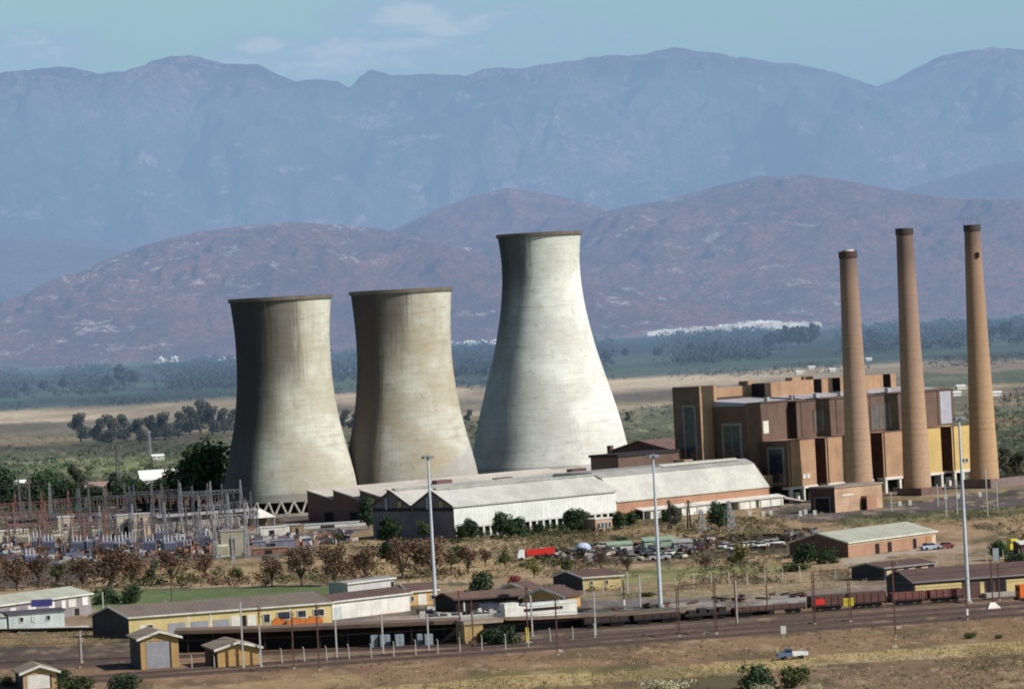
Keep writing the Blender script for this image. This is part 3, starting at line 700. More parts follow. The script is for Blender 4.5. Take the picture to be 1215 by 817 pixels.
for k in range(9):
    c = stp + 2 + k * 8.6
    MB().box(c, c + .22, T1 - 3.6, T1 - 3.42, 20, zM).build("downpipe", pipe_m, ps)
for k in range(6):
    c = s1 + 2 + k * 3.0
    window(ps, c, c + 1.4, T1, 11, 12.4, pane=glass, frame=brickD, t=.12) if c < -1 else None
for k in range(7): MB().box(s2 + 20 + k * 12, s2 + 21.4 + k * 12, T1 + 4, T1 + 5.4, zM + .5, zM + 2.2).build("roof_cowl", steel, ps)
MB().box(s1 + 3, eM - 3, T2 + 3.2, T2 + 4.0, zM + 1.7, zM + 2.4).build("roof_pipe", pipe_m, ps)
MB().box(1, L - 1, 5.5, T1 - .03, 5, zL - 1.5).build("recess_wall", blacks, ps)  # back of the slots painted black for the shade inside them
for k in range(5):
    c = 5 + k * 19; MB().box(c, c + 2.4, 2.4, 3, 0, 3).build("door", whitep, ps)
MB().box(s1 + .2, 0, T1 - 5, T1 - .05, 0, 9).build("side_annex", brickP, ps)
window(ps, 2.2, 7.8, -.12, 6.5, 17, side="left", t=.8, frame=mat("pale_stone", (.30, .26, .23)))
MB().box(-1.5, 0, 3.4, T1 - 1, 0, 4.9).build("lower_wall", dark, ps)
# low annex at the far left of the station
an = empty("station_annex", psw(s2 - 1, T3 - 4), A45, "low dark roofed annex with orange brick end left of the tall station block", "annex")
MB().box(-30, 0, 0, 12, 0, 17.5).build("wall", brickD, an)
MB().box(-4.4, -.3, -4.5, -.02, 0, 15).build("brick_end", brickP, an)
MB().box(-30.5, .4, -.4, 12.4, 17.5, 18.3).build("roof", blacks, an)
# brown gabled hall between the tall tower and the station
x, y = G(800, 606.0); x, y = at_depth(803, 600, 1475)[:2]
gh = empty("gabled_hall", (x, y, 0), A45, "brown gabled hall with dark open end between pale tall tower and station", "hall")
W = 30.0
MB().prism_x([(0, 0), (W, 0), (W, 13.4), (W * .55, 16.6), (0, 13.0)], 0, 22).build("wall", mat("brown_shade", (.12, .07, .06), scale=.3), gh)
MB().prism_x([(-.6, 13.0), (W * .55, 16.7), (W + .6, 13.4), (W + .6, 13.9), (W * .55, 17.2), (-.6, 13.5)], -.6, 22.6).build("roof", mat("brown_roof_light", (.20, .13, .12), scale=.3), gh)
box_part("opening", dark, gh, -.2, .05, 3, W - 3, 0, 10.4)
box_part("beam", mat("purlin_grey", (.28, .26, .28), scale=.4), gh, -.4, -.21, 2, W - 2, 10.5, 11.1)
box_part("post", brickD, gh, -1.2, .3, W - .6, W + 1.2, 0, 15.6)
for k in range(2): box_part("post", mat("purlin_grey", (.28, .26, .28)), gh, -.5, -.21, 2.2 + k * 1.6, 2.7 + k * 1.6, 0, 10.5)

# ------------------------------------------------------------------ chimneys
def chim_mat(name, low, high, sootz):
    m, nt, b = base_mat(name, .9); b.inputs["Specular IOR Level"].default_value = .1
    tc = nt.new("ShaderNodeTexCoord").outputs["Object"]; sp = nt.new("ShaderNodeSeparateXYZ"); nt.link(tc, sp.inputs[0]); z = sp.outputs[2]
    n1 = nt.noise(nt.mapping(tc, (.35, .35, .12)), 1.0, 5, .7); n2 = nt.noise(tc, 1.6, 4, .7); n3 = nt.noise(nt.mapping(tc, (.05, .05, 1.4)), 1.0, 3, .6)
    f = nt.smooth(nt.math("ADD", z, nt.math("MULTIPLY_ADD", n1, 40.0, -20.0)), 14, sootz)
    out = nt.mix(f, low, high)
    out = nt.mix(nt.math("MULTIPLY", nt.smooth(n2, .42, .66), .45), out, tuple(c * .62 for c in low))
    out = nt.mix(nt.math("MULTIPLY", nt.smooth(n3, .5, .66), .35), out, tuple(c * .5 for c in low))
    out = nt.mix(nt.math("MULTIPLY", nt.smooth(nt.math("ADD", z, nt.math("MULTIPLY", n1, 10.0)), sootz + 3, sootz + 17), .62), out, (.10, .075, .075))
    nt.link(out, b.inputs["Base Color"]); return m
def chimney(s, px, H, rb, rt, m, label, kind):
    X, Y = psw(s, -21)
    r = empty("chimney", (X, Y, 0), 0, label, "chimney", "brick chimneys in front of the power station")
    n = 36; prof = [(rb + 1.5 * math.exp(-z / 2.5) * 0 + (rt - rb) * (z / H) ** .93 + 0, z) for z in [H * k / 24 for k in range(25)]]
    MB().lathe(prof, n, close_top=False).build("shaft", m, r, smooth=True)
    MB().lathe([(rt + .02, H - 2.2), (rt + .28, H - 2.0), (rt + .28, H), (rt - .5, H), (rt - .5, H - 3)], n).build("cap", mat("chimney_soot", (.07, .055, .055), scale=.4) if kind != "white" else mat("chimney_cap_brown", (.08, .05, .05)), r)
    MB().lathe([(.05, H - 1.2), (rt - .5, H - 1.1)], n).build("flue", dark, r)
    if kind == "white":
        MB().lathe([(rt - .8, H - .2), (rt - .8, H + .5), (rt - 1.1, H + .55), (.1, H + .5)], 20).build("liner", whitep, r)
    if kind == "rods":
        for k in range(5):
            a = 2 * math.pi * k / 5 + .3; MB().cyl((rt * math.cos(a), rt * math.sin(a), H - .5), (rt * math.cos(a), rt * math.sin(a), H + 2.6), .05, n=5).build("lightning_rod", blacks, r)
        box_part("hatch", dark, r, .6, 1.6, -rt - .6, -rt + .6, H - 10.6, H - 9)
    return r
chimney(9.33, 1018, 78.2, 4.45, 2.65, chim_mat("chimney_brick_left", (.42, .285, .20), (.28, .195, .16), 66), "shortest chimney with a pale liner showing at its top, leftmost of three", "white")
chimney(37.51, 1086, 84.8, 4.55, 2.6, chim_mat("chimney_brick_middle", (.43, .29, .20), (.29, .20, .165), 66), "middle chimney of the three, plain dark top, sooty mouth", "plain")
chimney(71.77, 1166, 85.1, 4.8, 2.5, chim_mat("chimney_brick_right", (.46, .305, .185), (.32, .21, .155), 72), "rightmost chimney, orange brick with lightning rods and a small dark hatch", "rods")
w = empty("chimney_enclosure", (*psw(31.5, -27.5), 0), A45, "low brown walled enclosure around the middle chimney foot", "enclosure")
MB().box(0, 10, 0, .4, 0, 2.4).box(0, .4, .4, 10, 0, 2.4).box(9.6, 10, .4, 10, 0, 2.4).build("wall", mat("shaded_brick2", (.17, .11, .10), scale=.4), w)
w = empty("chimney_enclosure", (*psw(66, -28), 0), A45, "low grey walled yard at the rightmost chimney foot", "enclosure")
MB().box(0, 20, 0, .4, 0, 3.0).box(0, .4, .4, 12, 0, 3.0).box(19.6, 20, .4, 12, 0, 3.0).build("wall", mat("grey_brick", (.22, .17, .16), scale=.4), w)

# small brick building in front of the chimneys
def solve(f, a, b, target):
    inc = f(b) > f(a)
    for _ in range(50):
        m_ = (a + b) / 2
        if (f(m_) < target) == inc: a = m_
        else: b = m_
    return a
C0 = G(991.5, 608)
def loc45(o, s, t): return o[0] + s * math.cos(A45) - t * math.sin(A45), o[1] + s * math.sin(A45) + t * math.cos(A45)
Lx = solve(lambda s: proj(*loc45(C0, s, 0), 3)[0], 0, 60, 1047); Dx = solve(lambda t: proj(*loc45(C0, 0, t), 3)[0], 0, 60, 962)
pb = empty("pump_house", (*C0, 0), A45, "small flat roofed brick pump house with dark doorway in front of the chimneys", "pump house")
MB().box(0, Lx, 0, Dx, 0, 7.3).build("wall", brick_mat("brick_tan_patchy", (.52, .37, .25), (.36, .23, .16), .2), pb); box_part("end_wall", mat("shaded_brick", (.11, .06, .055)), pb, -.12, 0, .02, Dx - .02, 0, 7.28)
MB().box(-.3, Lx + .3, -.3, Dx + .3, 7.3, 7.8).build("roof", mat("pump_roof", (.32, .26, .22), scale=.3), pb)
window(pb, 2, Dx - 2, -.12, .1, 4.4, side="left", pane=dark, frame=mat("pale_stone", (.30, .26, .23)), name="door")
MB().box(Lx * .55, Lx * .55 + 4.5, -2.2, -.02, 0, 4.2).build("porch", brickR, pb); box_part("door", dark, pb, Lx * .55 - .1, Lx * .55, -2, -.3, 0, 3.4)
MB().box(Lx * .15, Lx * .4, -.08, 0, 4.8, 5.2).build("sign_band", whitep, pb)

# ------------------------------------------------------------------ workshops, hall, saw-tooth building
SO = G(537.8, 600.8, 9.3)
def sw_(s, t): return loc45(SO, s, t)
ws = empty("workshop_shed", (*SO, 0), A45, "long double gabled white shed with shade-coloured sheeted end facing the substation", "shed")
LW = 68.4
for k in (0, 1):
    y0 = 17.4 * k; y1 = y0 + 17.2
    MB().prism_x([(y0, 2.8 if k == 0 else 0), (y1, 0), (y1, 9.2), (y0 + 8.6, 13.8), (y0, 9.2)], 0.15, LW).build("wall", whitew, ws)
    gw = MB().prism_x([(y0 + .05, 0), (y1 - .05, 0), (y1 - .05, 9.2), (y0 + 8.6, 13.7), (y0 + .05, 9.2)], 0, .14); gw.build("gable_wall", shadew, ws)
    MB().prism_x([(y0 - .4, 9.15), (y0 + 8.6, 13.85), (y1 + .3, 9.15), (y1 + .3, 9.45), (y0 + 8.6, 14.2), (y0 - .4, 9.45)], -.5, LW - .03).build("roof", whiter, ws)
    MB().prism_x([(y0 - .42, 9.1), (y0 + 8.6, 13.8), (y1 + .32, 9.1), (y1 + .32, 9.5), (y0 + 8.6, 14.25), (y0 - .42, 9.5)], -.75, -.51).build("verge", blacks, ws)
    MB().box(1.0, LW - .1, y0 + 7.9, y0 + 9.3, 14.0, 14.65).build("ridge_vent", greyr, ws)
    window(ws, y0 + 4.4, y0 + 5.9, 0, 9.2, 10.9, side="left", pane=mat("yellow_glint", (.55, .42, .16)), frame=False)
    box_part("pipe", steel, ws, -.35, -.05, y0 + 10.3, y0 + 11.0, 8.6, 12.0)
    box_part("rail_band", blacks, ws, -.12, -.01, y0 + .3, y1 - .3, 8.0, 9.0)
window(ws, 22, 25, 0, 2.5, 3.9, side="left", pane=mat("yellow_glint", (.55, .42, .16)), frame=False)
MB().box(.5, LW - .3, -.45, 0, 8.95, 9.2).build("gutter", greyr, ws)
for k in range(25):
    x = 1 + k * (LW - 2) / 24
    MB().box(x - .35, x + .35, 0.0, .5, 0, 3.2).build("column", whitep, ws)
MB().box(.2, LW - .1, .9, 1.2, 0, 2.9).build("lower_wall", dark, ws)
MB().box(.16, LW, -.06, -.01, 2.8, 3.3).build("fascia", mat("shade_white", (.6, .62, .6)), ws)
pier = G(709.5, 631)
kb = empty("brick_kiosk", (*G(707, 631), 0), A45, "small pink brick kiosk by the right end of the white shed", "kiosk")
MB().box(0, 7, 0, 5, 0, 3.6).build("wall", mat("pink_brick", (.45, .29, .22), scale=.5), kb); MB().box(-.2, 7.2, -.2, 5.2, 3.6, 3.9).build("roof", whitep, kb)
for k in range(4): window(kb, .8 + k * 1.5, 1.7 + k * 1.5, 0, 1.0, 2.6, frame=whitep, t=.12)

hl = empty("brick_hall", (*sw_(LW, 0), 0), A45, "long red brick hall with curved white roof joined to white shed's right end", "hall")
LH = 69.4
MB().box(.05, LH, 0, 34, 0, 6.1).build("wall", brickR, hl)
MB().prism_x([(-.4, 6.05), (5.75, 13.3), (9.3, 14.75), (25.5, 14.6), (29, 13.3), (34.4, 6.05), (34.4, 5.8), (-.4, 5.8)], .02, LH + .02).build("roof", whiter, hl)
MB().prism_x([(5.6, 13.3), (9.3, 14.9), (25.5, 14.75), (29, 13.4), (25, 13), (10, 13)], -.6, LH + .15).build("roof_crown", greyr, hl)
MB().prism_x([(-.5, 5.9), (5.6, 13.3), (9.3, 14.95), (25.5, 14.8), (29.2, 13.3), (34.6, 5.9)], LH + .15, LH + .5).build("end_verge", blacks, hl)
MB().prism_x([(8, 14.7), (10, 15.4), (12, 14.8)], 30, LH - 4).build("ridge_vent", mat("ridge_cream", (.55, .56, .48)), hl)
MB().prism_x([(-3.2, 2.5), (-.02, 3.2), (-.02, 3.5), (-3.3, 2.8)], 8, LH + 4).build("lean_to_roof", whitep, hl)
for a_, b_ in ((12, 17), (26, 40), (52, 60), (61.5, LH + 3.5)):
    MB().box(a_, b_, -2.7, -.05, 0, 2.5).build("lean_to_wall", whitep, hl)
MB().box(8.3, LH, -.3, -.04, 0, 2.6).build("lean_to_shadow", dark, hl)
for k in range(14):
    x = 8.5 + k * (LH - 6) / 13; MB().box(x - .1, x + .1, -3.1, -2.9, 0, 2.6).build("post", whitep, hl)
MB().poly([(LH + 4, -3, 2.6), (LH + 14, -4.5, .3), (LH + 14, -1.5, .3), (LH + 4, 0, 2.6), (LH + 4, -3, 2.0), (LH + 14, -4.5, 0), (LH + 14, -1.5, 0), (LH + 4, 0, 2.0)], [(0, 1, 2, 3), (0, 4, 5, 1), (3, 2, 6, 7), (4, 7, 6, 5), (1, 5, 6, 2), (0, 3, 7, 4)]).build("ramp", mat("ramp_pale", (.5, .47, .45)), hl)

QO = G(366, 619)
st = empty("sawtooth_building", (*QO, 0), A45, "saw-tooth roofed brown works behind the white shed, pale roofs", "works")
NT_ = 8; tw = 12.6; LS = 112
for k in range(NT_):
    y1 = -k * tw; y0 = y1 - tw
    x0 = 0 if k < 4 else (LW - 70 + 6 if False else 0)
    MB().prism_x([(y0, 0), (y1, 0), (y1, 10.1), (y0, 7.2)], 0.2, LS).build("wall", brownw, st)
    MB().prism_x([(y0, 0), (y1, 0), (y1, 10.0), (y0, 7.1)], 0, .19).build("end_wall", brownw, st)
    MB().prism_x([(y0 + .25, 7.22), (y1 + .1, 10.12), (y1 + .1, 10.5), (y0 + .25, 7.6)], -.3, LS + .3).build("roof", mat("sawtooth_roof", (.60, .57, .50), (.45, .43, .38), scale=.06, lines=("x", 2.2, .15), streak=.2), st)
for (sx, ty) in ((30, -30), (40, -48), (62, -60), (88, -35), (75, -80)):
    MB().box(sx, sx + 7, ty, ty + 2.5, 9.5, 11.3).build("roof_vent", brownw, st)
for k in range(3): window(st, -8 - k * 12 - 4, -8 - k * 12, 0, .3, 3.2, side="left", pane=dark, frame=False, name="door")
# ------------------------------------------------------------------ trees and bushes
bark = mat("bark", (.11, .085, .065), (.07, .055, .045), scale=1.5)
L_dark = leaf_mat("leaves_dark_green", (.026, .050, .026), (.048, .082, .036), (.018, .032, .022))
L_olive = leaf_mat("leaves_olive", (.055, .075, .032), (.095, .115, .045), (.03, .04, .022))
L_grey = leaf_mat("leaves_grey_green", (.055, .065, .045), (.10, .105, .075), (.035, .042, .034))
L_brown = leaf_mat("leaves_autumn_brown", (.10, .062, .045), (.145, .092, .06), (.035, .028, .026))
L_yel = leaf_mat("leaves_yellow_green", (.15, .15, .05), (.22, .20, .07), (.08, .09, .03))
L_red = leaf_mat("leaves_dark_red", (.16, .03, .035), (.24, .06, .05))
L_far = leaf_mat("leaves_far_wood", (.034, .042, .038), (.055, .062, .048), (.024, .028, .03))
L_scrub = leaf_mat("leaves_dry_scrub", (.075, .075, .04), (.14, .115, .06), (.045, .05, .03))
L_straw = leaf_mat("dry_grass_straw", (.34, .26, .13), (.44, .36, .20), (.20, .16, .08))
L_cream = leaf_mat("pale_flower_heads", (.55, .50, .34), (.40, .38, .22), (.2, .2, .1))

def leaf_cloud(mb, c, r, n, sz, rg, flat=1.0):
    """n small leaf-clump faces over and inside a ball, facing all ways."""
    for _ in range(n):
        while True:
            p = Vector((rg.uniform(-1, 1), rg.uniform(-1, 1), rg.uniform(-1, 1)))
            if .25 < p.length < 1: break
        p = p * (p.length ** -.45)
        q = Vector(c) + Vector((p.x * r[0], p.y * r[1], p.z * r[2]))
        nrm = (p + Vector((rg.uniform(-.9, .9), rg.uniform(-.9, .9), rg.uniform(-.6, .9)))).normalized()
        u = nrm.orthogonal().normalized(); a = rg.uniform(0, 6.28)
        u = (Matrix.Rotation(a, 3, nrm) @ u); v = nrm.cross(u)
        s = sz * rg.uniform(.6, 1.4)
        mb.poly([q - u * s, q + v * s * .6 - u * .1 * s, q + u * s * .9, q - v * s * .7], [(0, 1, 2, 3)])

def tree_proto(seed, h, spread, trunk_h, nl, lobes, sz, sparse=1.0, form="round"):
    rg = random.Random(seed); tr = MB(); cr = MB()
    tr.cyl((0, 0, 0), (rg.uniform(-.1, .1), 0, trunk_h * 1.25), h * .032, h * .02, 7)
    for k in range(lobes):
        a = 6.283 * k / lobes + rg.uniform(-.5, .5); t = rg.random()
        if form == "round": rr = spread * rg.uniform(.15, .62); z = trunk_h + (h - trunk_h) * rg.uniform(.22, .82); lr = spread * rg.uniform(.32, .52)
        elif form == "tall": rr = spread * rg.uniform(.05, .6); z = trunk_h + (h - trunk_h) * (k + .6) / lobes * .92; lr = spread * rg.uniform(.36, .6) * (1.15 - .5 * k / lobes)
        elif form == "fan": rr = spread * rg.uniform(.3, .85); z = trunk_h + (h - trunk_h) * rg.uniform(.35, .85); lr = spread * rg.uniform(.24, .4)
        else: rr = spread * rg.uniform(.1, .7); z = h * rg.uniform(.2, .62); lr = spread * rg.uniform(.34, .5)
        c = (math.cos(a) * rr, math.sin(a) * rr, z)
        tr.cyl((0, 0, trunk_h * rg.uniform(.5, 1.1)), (c[0], c[1], c[2]), h * .014, h * .005, 4, cap=False)
        for _ in range(3):
            e = (c[0] + rg.uniform(-1, 1) * lr * .8, c[1] + rg.uniform(-1, 1) * lr * .8, c[2] + rg.uniform(.1, .9) * lr)
            tr.cyl(c, e, h * .006, h * .002, 3, cap=False)
        zz = min(lr * rg.uniform(.75, 1.0), max(c[2] - .12 * h if form != "bush" else c[2], .3)); 
        leaf_cloud(cr, c, (lr, lr, zz), int(nl / lobes * sparse), sz, rg)
    return tr, cr

PROTO = {}
TS = 1.0
def make_proto(key, name, seed, h, spread, trunk_h, nl, lobes, sz, leaf, sparse=1.0, form="round"):
    tr, cr = tree_proto(seed, h, spread, trunk_h, nl, lobes, sz, sparse, form)
    PROTO[key] = (name, tr.mesh("trunk", bark), cr.mesh("crown", leaf), h)
make_proto("oak0", "broadleaf_tree", 1, 10, 5.0, 1.0, 2200, 20, .42, L_dark)
make_proto("oak1", "broadleaf_tree", 2, 10, 4.8, .9, 2200, 18, .42, L_dark)
make_proto("gum0", "gum_tree", 3, 12, 4.6, 1.6, 1900, 16, .42, L_grey, .9, "tall")
make_proto("gum1", "gum_tree", 4, 12, 5.0, 1.4, 1900, 18, .42, L_grey, .9, "tall")
make_proto("brown0", "bare_brown_tree", 5, 7, 3.1, 1.5, 1050, 15, .21, L_brown, 1, "round")
make_proto("brown1", "bare_brown_tree", 6, 7, 2.9, 1.5, 900, 14, .21, L_brown, 1, "round")
make_proto("brown2", "bare_brown_tree", 7, 7, 3.3, 1.3, 1100, 16, .21, L_brown, 1, "fan")
make_proto("olive0", "leafy_tree", 8, 6, 2.3, 1.4, 700, 9, .26, L_olive)
make_proto("yel0", "yellowing_tree", 9, 6, 2.2, 1.4, 600, 9, .26, L_yel)
make_proto("bush0", "bush", 10, 3, 2.6, .3, 1000, 10, .20, L_dark, 1, "bush")
make_proto("bush1", "bush", 11, 3, 2.4, .3, 900, 9, .20, L_olive, 1, "bush")
make_proto("bushg", "bush", 12, 3, 2.4, .3, 900, 9, .20, L_grey, 1, "bush")
make_proto("red0", "red_leaved_bush", 13, 3, 2.2, .3, 700, 8, .2, L_red, 1, "bush")
make_proto("cream0", "flowering_bush", 14, 2, 2.6, .2, 900, 10, .15, L_cream, 1, "bush")
make_proto("far0", "distant_tree", 15, 14, 7, 2, 420, 9, 1.2, L_far)
make_proto("far1", "distant_tree", 16, 14, 8, 2, 420, 11, 1.2, L_far)

def tree(key, px, py, hpx, label, group=None, wide=1.0, cat=None, name=None):
    nm, tm, cm, h = PROTO[key]
    X, Y = G(px, py); s = hpx * Y / F / h
    o = bpy.data.objects.new(name or nm, None); COL.objects.link(o); o.location = (X, Y, 0)
    o.rotation_euler = (0, 0, rnd.uniform(0, 6.28)); o.scale = (s * wide, s * wide, s); o.empty_display_size = .5
    tag(o, label, cat or ("bush" if "bush" in (name or nm) else "tree"), group)
    for n_, me in (("trunk", tm), ("crown", cm)):
        c = bpy.data.objects.new(n_, me); COL.objects.link(c); c.parent = o
    return o

# brown half-bare trees in a row in front of the plant
row = [(20, 700, 40, 1.0), (47, 696, 34, 1), (98, 698, 40, 1.1), (133, 702, 50, 1), (158, 696, 38, 1.1), (204, 693, 46, 1.1), (243, 686, 26, 1), (323, 696, 38, .95), (358, 694, 46, 1.05), (398, 694, 40, .95), (434, 690, 48, 1.15),
       (478, 686, 44, 1.1), (514, 684, 42, 1.1), (556, 680, 40, .95)]
for i, (x, y, h, w_) in enumerate(row):
    tree("brown%d" % (i % 3), x, y, h * (1.12 + .2 * math.sin(i * 2.3)), "half bare brown tree, %s in the row before the plant" % ordn(i, len(row)), "brown trees in a row before the plant", w_)
small = [(68, 694, 30, "olive0", "small olive tree between brown trees above the teal building"), (182, 690, 26, "gum0", "small grey green tree left of the darkest brown tree"), (284, 692, 22, "olive0", "low olive tree in the gap of the brown row"), (536, 678, 30, "olive0", "olive tree at the right end of the brown row"), (576, 672, 24, "brown1", "short brown tree above the big green bush"), (600, 676, 26, "olive0", "small tree right of the brown row, behind a red bush"), (634, 686, 26, "yel0", "yellow green small tree left of the red lorry front"), (672, 684, 24, "olive0", "dull green small tree above the yellow hut"),
         (712, 672, 22, "brown0", "thin brown tree left of the wrecked cars"), (879, 674, 34, "yel0", "slender yellow brown tree by the white car row"), (745, 680, 22, "brown1", "wispy tan tree near the middle light mast"),
         (838, 678, 20, "brown2", "faint brown tree behind the concrete fence posts")]
for x, y, h, k, lb in small: tree(k, x, y, h, lb)
darks = [
 ("oak0", 246, 604, 86, .95, "large dark tree touching the left edge of the leftmost cooling tower"), ("oak1", 226, 600, 60, .9, "dark tree left of the largest dark tree by the tower"),
 ("oak1", 208, 600, 44, 1.0, "rounded dark tree in front of the white roofed house"), ("oak0", 192, 602, 36, 1, "lower dark tree at the right edge of the substation"),
 ("oak0", 48, 603, 44, .9, "dark tree right of the small white building at far left"), ("oak1", 4, 600, 48, .9, "dark tree cut by the left picture edge"), ("gum0", 92, 592, 40, .9, "tall thin grey green tree behind the left substation"),
 ("oak1", 152, 596, 32, 1, "dark tree between the two white houses"), ("gum1", 135, 600, 40, 1, "loose grey tree in front of the pale house"), ("gum0", 24, 610, 36, 1, "grey green tree at the far left behind gantries"), ("oak0", 70, 600, 30, 1.1, "low dark tree behind the substation's left part"),
 ("oak0", 437, 628, 42, .65, "narrow dark tree against the left edge of the black gable"), ("oak1", 464, 648, 36, .95, "dark tree before the left dark gable of the white shed"), ("olive0", 505, 642, 26, 1.1, "small dark green tree before the right dark gable"),
 ("oak0", 460, 668, 28, 1.0, "dark green tree among the brown trees before the shed"), ("oak1", 500, 672, 24, 1, "dark green crown behind the leftmost light mast"), ("oak0", 545, 668, 22, 1, "small dark tree right of the leftmost light mast"),
 ("olive0", 402, 645, 16, 1.2, "small round green tree right of the white canopy"),
 ("oak1", 854, 628, 33, 1.0, "dark tree beside the lattice pylon before the brick hall"), ("gum0", 802, 624, 26, 1, "greyish tree below the brick hall, left of the pylon"), ("oak0", 1185, 664, 24, 1.2, "dark tree by the small pale post at the right"),
 ("oak1", 1210, 672, 16, 1.2, "dark bush-like tree at the right picture edge")]
for k, x, y, h, w_, lb in darks: tree(k, x, y, h, lb, wide=w_)
for i, (x, y, h, w_) in enumerate([(548, 641, 16, 1.2), (560, 640, 20, 1.2), (596, 636, 24, 1.2), (606, 638, 18, 1.4), (616, 637, 20, 1.2), (640, 634, 12, 1), (680, 632, 24, 1.2), (690, 631, 22, 1), (735, 628, 18, 1.2), (748, 626, 16, 1.3), (790, 622, 14, 1.2)]):
    tree("oak%d" % (i % 2), x, y, h * 1.25, "low dark tree along the white shed, %s" % ordn(i, 11), "dark trees along the shed", w_ * .9)
bushes = [
 ("bush0", 573, 700, 27, .80, "large dark green bush behind the brown roofed platform building", 0), ("bush0", 653, 705, 15, .95, "dark round bush left of the yellow hut"),
 ("bush0", 598, 766, 28, .95, "wide green bush in front of the platform wall"), ("bush1", 578, 764, 24, .8, "olive bush at the left of the wide platform bush"), ("red0", 610, 693, 14, 1, "dark red leaved bush beside the big green bush"),
 ("bush0", 957, 667, 27, .85, "larger of two round dark trees left of the brick depot"), ("bush0", 984, 668, 22, .85, "smaller of two round dark trees left of the brick depot"), ("bush1", 945, 677, 12, 2.2, "low light green hedge below the round trees"),
 ("bush0", 896, 817, 34, .85, "dark bush at the bottom edge below the blue pickup"), ("bush1", 943, 815, 34, .85, "greyish green bush right of the dark bush at the bottom edge"), ("bush0", 148, 822, 28, 1.1, "dark bush at the bottom edge left of centre"),
 ("bush1", 92, 822, 26, 1.4, "olive bushes right of the small house in the bottom corner"), ("bush0", 72, 808, 18, 1.0, "green shrub touching the small corner house"), ("bush0", 157, 715, 26, .75, "round dark bush left of the yellow depot roof"),
 ("bush0", 125, 716, 22, 1.0, "dark bush behind the small grey roofed building"), ("bush0", 69, 717, 28, .6, "upright dark bush in front of the pale roofed block"), ("bush0", 8, 814, 14, 1, "small shrub left of the corner house"),
 ("cream0", 796, 818, 13, 2.2, "pale flowering bush at the bottom edge"), ("cream0", 906, 822, 12, 1.1, "pale flowering bush in front of the dark bush"), ("cream0", 965, 820, 10, 1.0, "small cream bush at the bottom right of the grey green bush"),
 ("bush1", 1151, 757, 10, 1.2, "small shrub on the bare bank at the right"), ("bush1", 1185, 757, 6, 1.3, "tiny shrub on the bank near the right edge"), ("bush1", 870, 668, 12, 1.0, "small green bush near the slender yellow tree"),
 ("bush0", 738, 645, 10, 1.2, "dark bush above the green tarpaulin"), ("bush1", 768, 707, 6, 2.5, "low green clump by the middle light mast"), ("bush1", 193, 790, 12, .8, "thin shrub in front of the tall garage"),
 ("bush1", 410, 764, 12, 1, "greyish shrub before the dark loading canopy"), ("bush0", 1204, 666, 12, 1.3, "green bush next to the yellow machine")]
for b in bushes:
    tree(b[0], b[1], b[2], b[3], b[5], wide=b[4])
# grove across the fields, left
gr = [(96, 524, 34), (118, 526, 30), (132, 528, 36), (148, 524, 33), (166, 526, 30), (182, 522, 30), (196, 522, 33), (212, 520, 32), (226, 516, 34), (238, 514, 40), (252, 516, 34), (266, 514, 30), (275, 512, 26)]
for i, (x, y, h) in enumerate(gr):
    tree("gum%d" % (i % 2), x, y, h, "grey green gum tree, %s in the grove across the field" % ordn(i, len(gr)), "gum trees of the grove across the field", 1.15)
gr2 = [(408, 508, 22), (420, 510, 20), (556, 500, 14), (745, 500, 12), (1178, 515, 20), (1190, 560, 30), (1207, 572, 36), (1196, 576, 24)]
for i, (x, y, h) in enumerate(gr2):
    tree("gum%d" % (i % 2), x, y, h, ["grey tree seen between the two short towers, left one", "grey tree seen between the two short towers, right one", "small tree seen between the middle and tallest tower", "small tree on the field right of the tallest tower",
        "tree on the plain right of the rightmost chimney", "dark tree behind the rightmost chimney foot", "tall dark tree at the right edge beside the chimney", "lower tree at right edge near the chimney foot"][i], wide=1.2)
hv = [(915, 414, 24), (930, 412, 26), (948, 412, 30), (962, 411, 28), (1035, 404, 16), (1195, 400, 22), (1178, 402, 16), (145, 458, 26), (158, 456, 20), (128, 460, 18), (700, 430, 16), (720, 428, 14), (742, 424, 12), (850, 420, 16), (835, 421, 14), (820, 420, 14), (780, 424, 14), (30, 468, 14), (52, 464, 16), (75, 463, 16)]
hv.sort()
for i, (x, y, h) in enumerate(hv):
    tree("far%d" % (i % 2), x, y, h, "dark hazy tree on the far plain, %s of them" % ordn(i, len(hv)), "tall trees on the far plain", 1.0)

# far-off woods, scrub and dry grass that nobody could count
def scatter(name, m, n, region, hpx, seed, faces, zf=.5, spread=1.2, minm=0):
    rg = random.Random(seed); mb = MB(); k = 0
    xs = [p[0] for p in region]; ys = [p[1] for p in region]; tries = 0
    reg = region
    def ins(x, y):
        c = False; j = len(reg) - 1
        for i in range(len(reg)):
            if ((reg[i][1] > y) != (reg[j][1] > y)) and x < (reg[j][0] - reg[i][0]) * (y - reg[i][1]) / (reg[j][1] - reg[i][1]) + reg[i][0]: c = not c
            j = i
        return c
    while k < n and tries < n * 30:
        tries += 1
        x = rg.uniform(min(xs), max(xs)); y = rg.uniform(min(ys), max(ys))
        if not ins(x, y): continue
        X, Y = G(x, y)
        if mnoise.noise(Vector((X / (Y * .02), Y / (Y * .05), seed))) < rg.uniform(-.35, .25): continue
        h = rg.uniform(.55, 1.2) * hpx * Y / F; r = h * spread * rg.uniform(.5, 1.1)
        leaf_cloud(mb, (X, Y, h * zf), (r, r, h * zf), faces, max(h * .22, .12), rg); k += 1
    return tag(mb.build(name, m), kind="stuff")
scatter("far_woodland", L_far, 4600, [(-80, 478), (-80, 446), (270, 428), (700, 404), (1300, 375), (1300, 404), (740, 437), (270, 462)], 8, 3, 14)
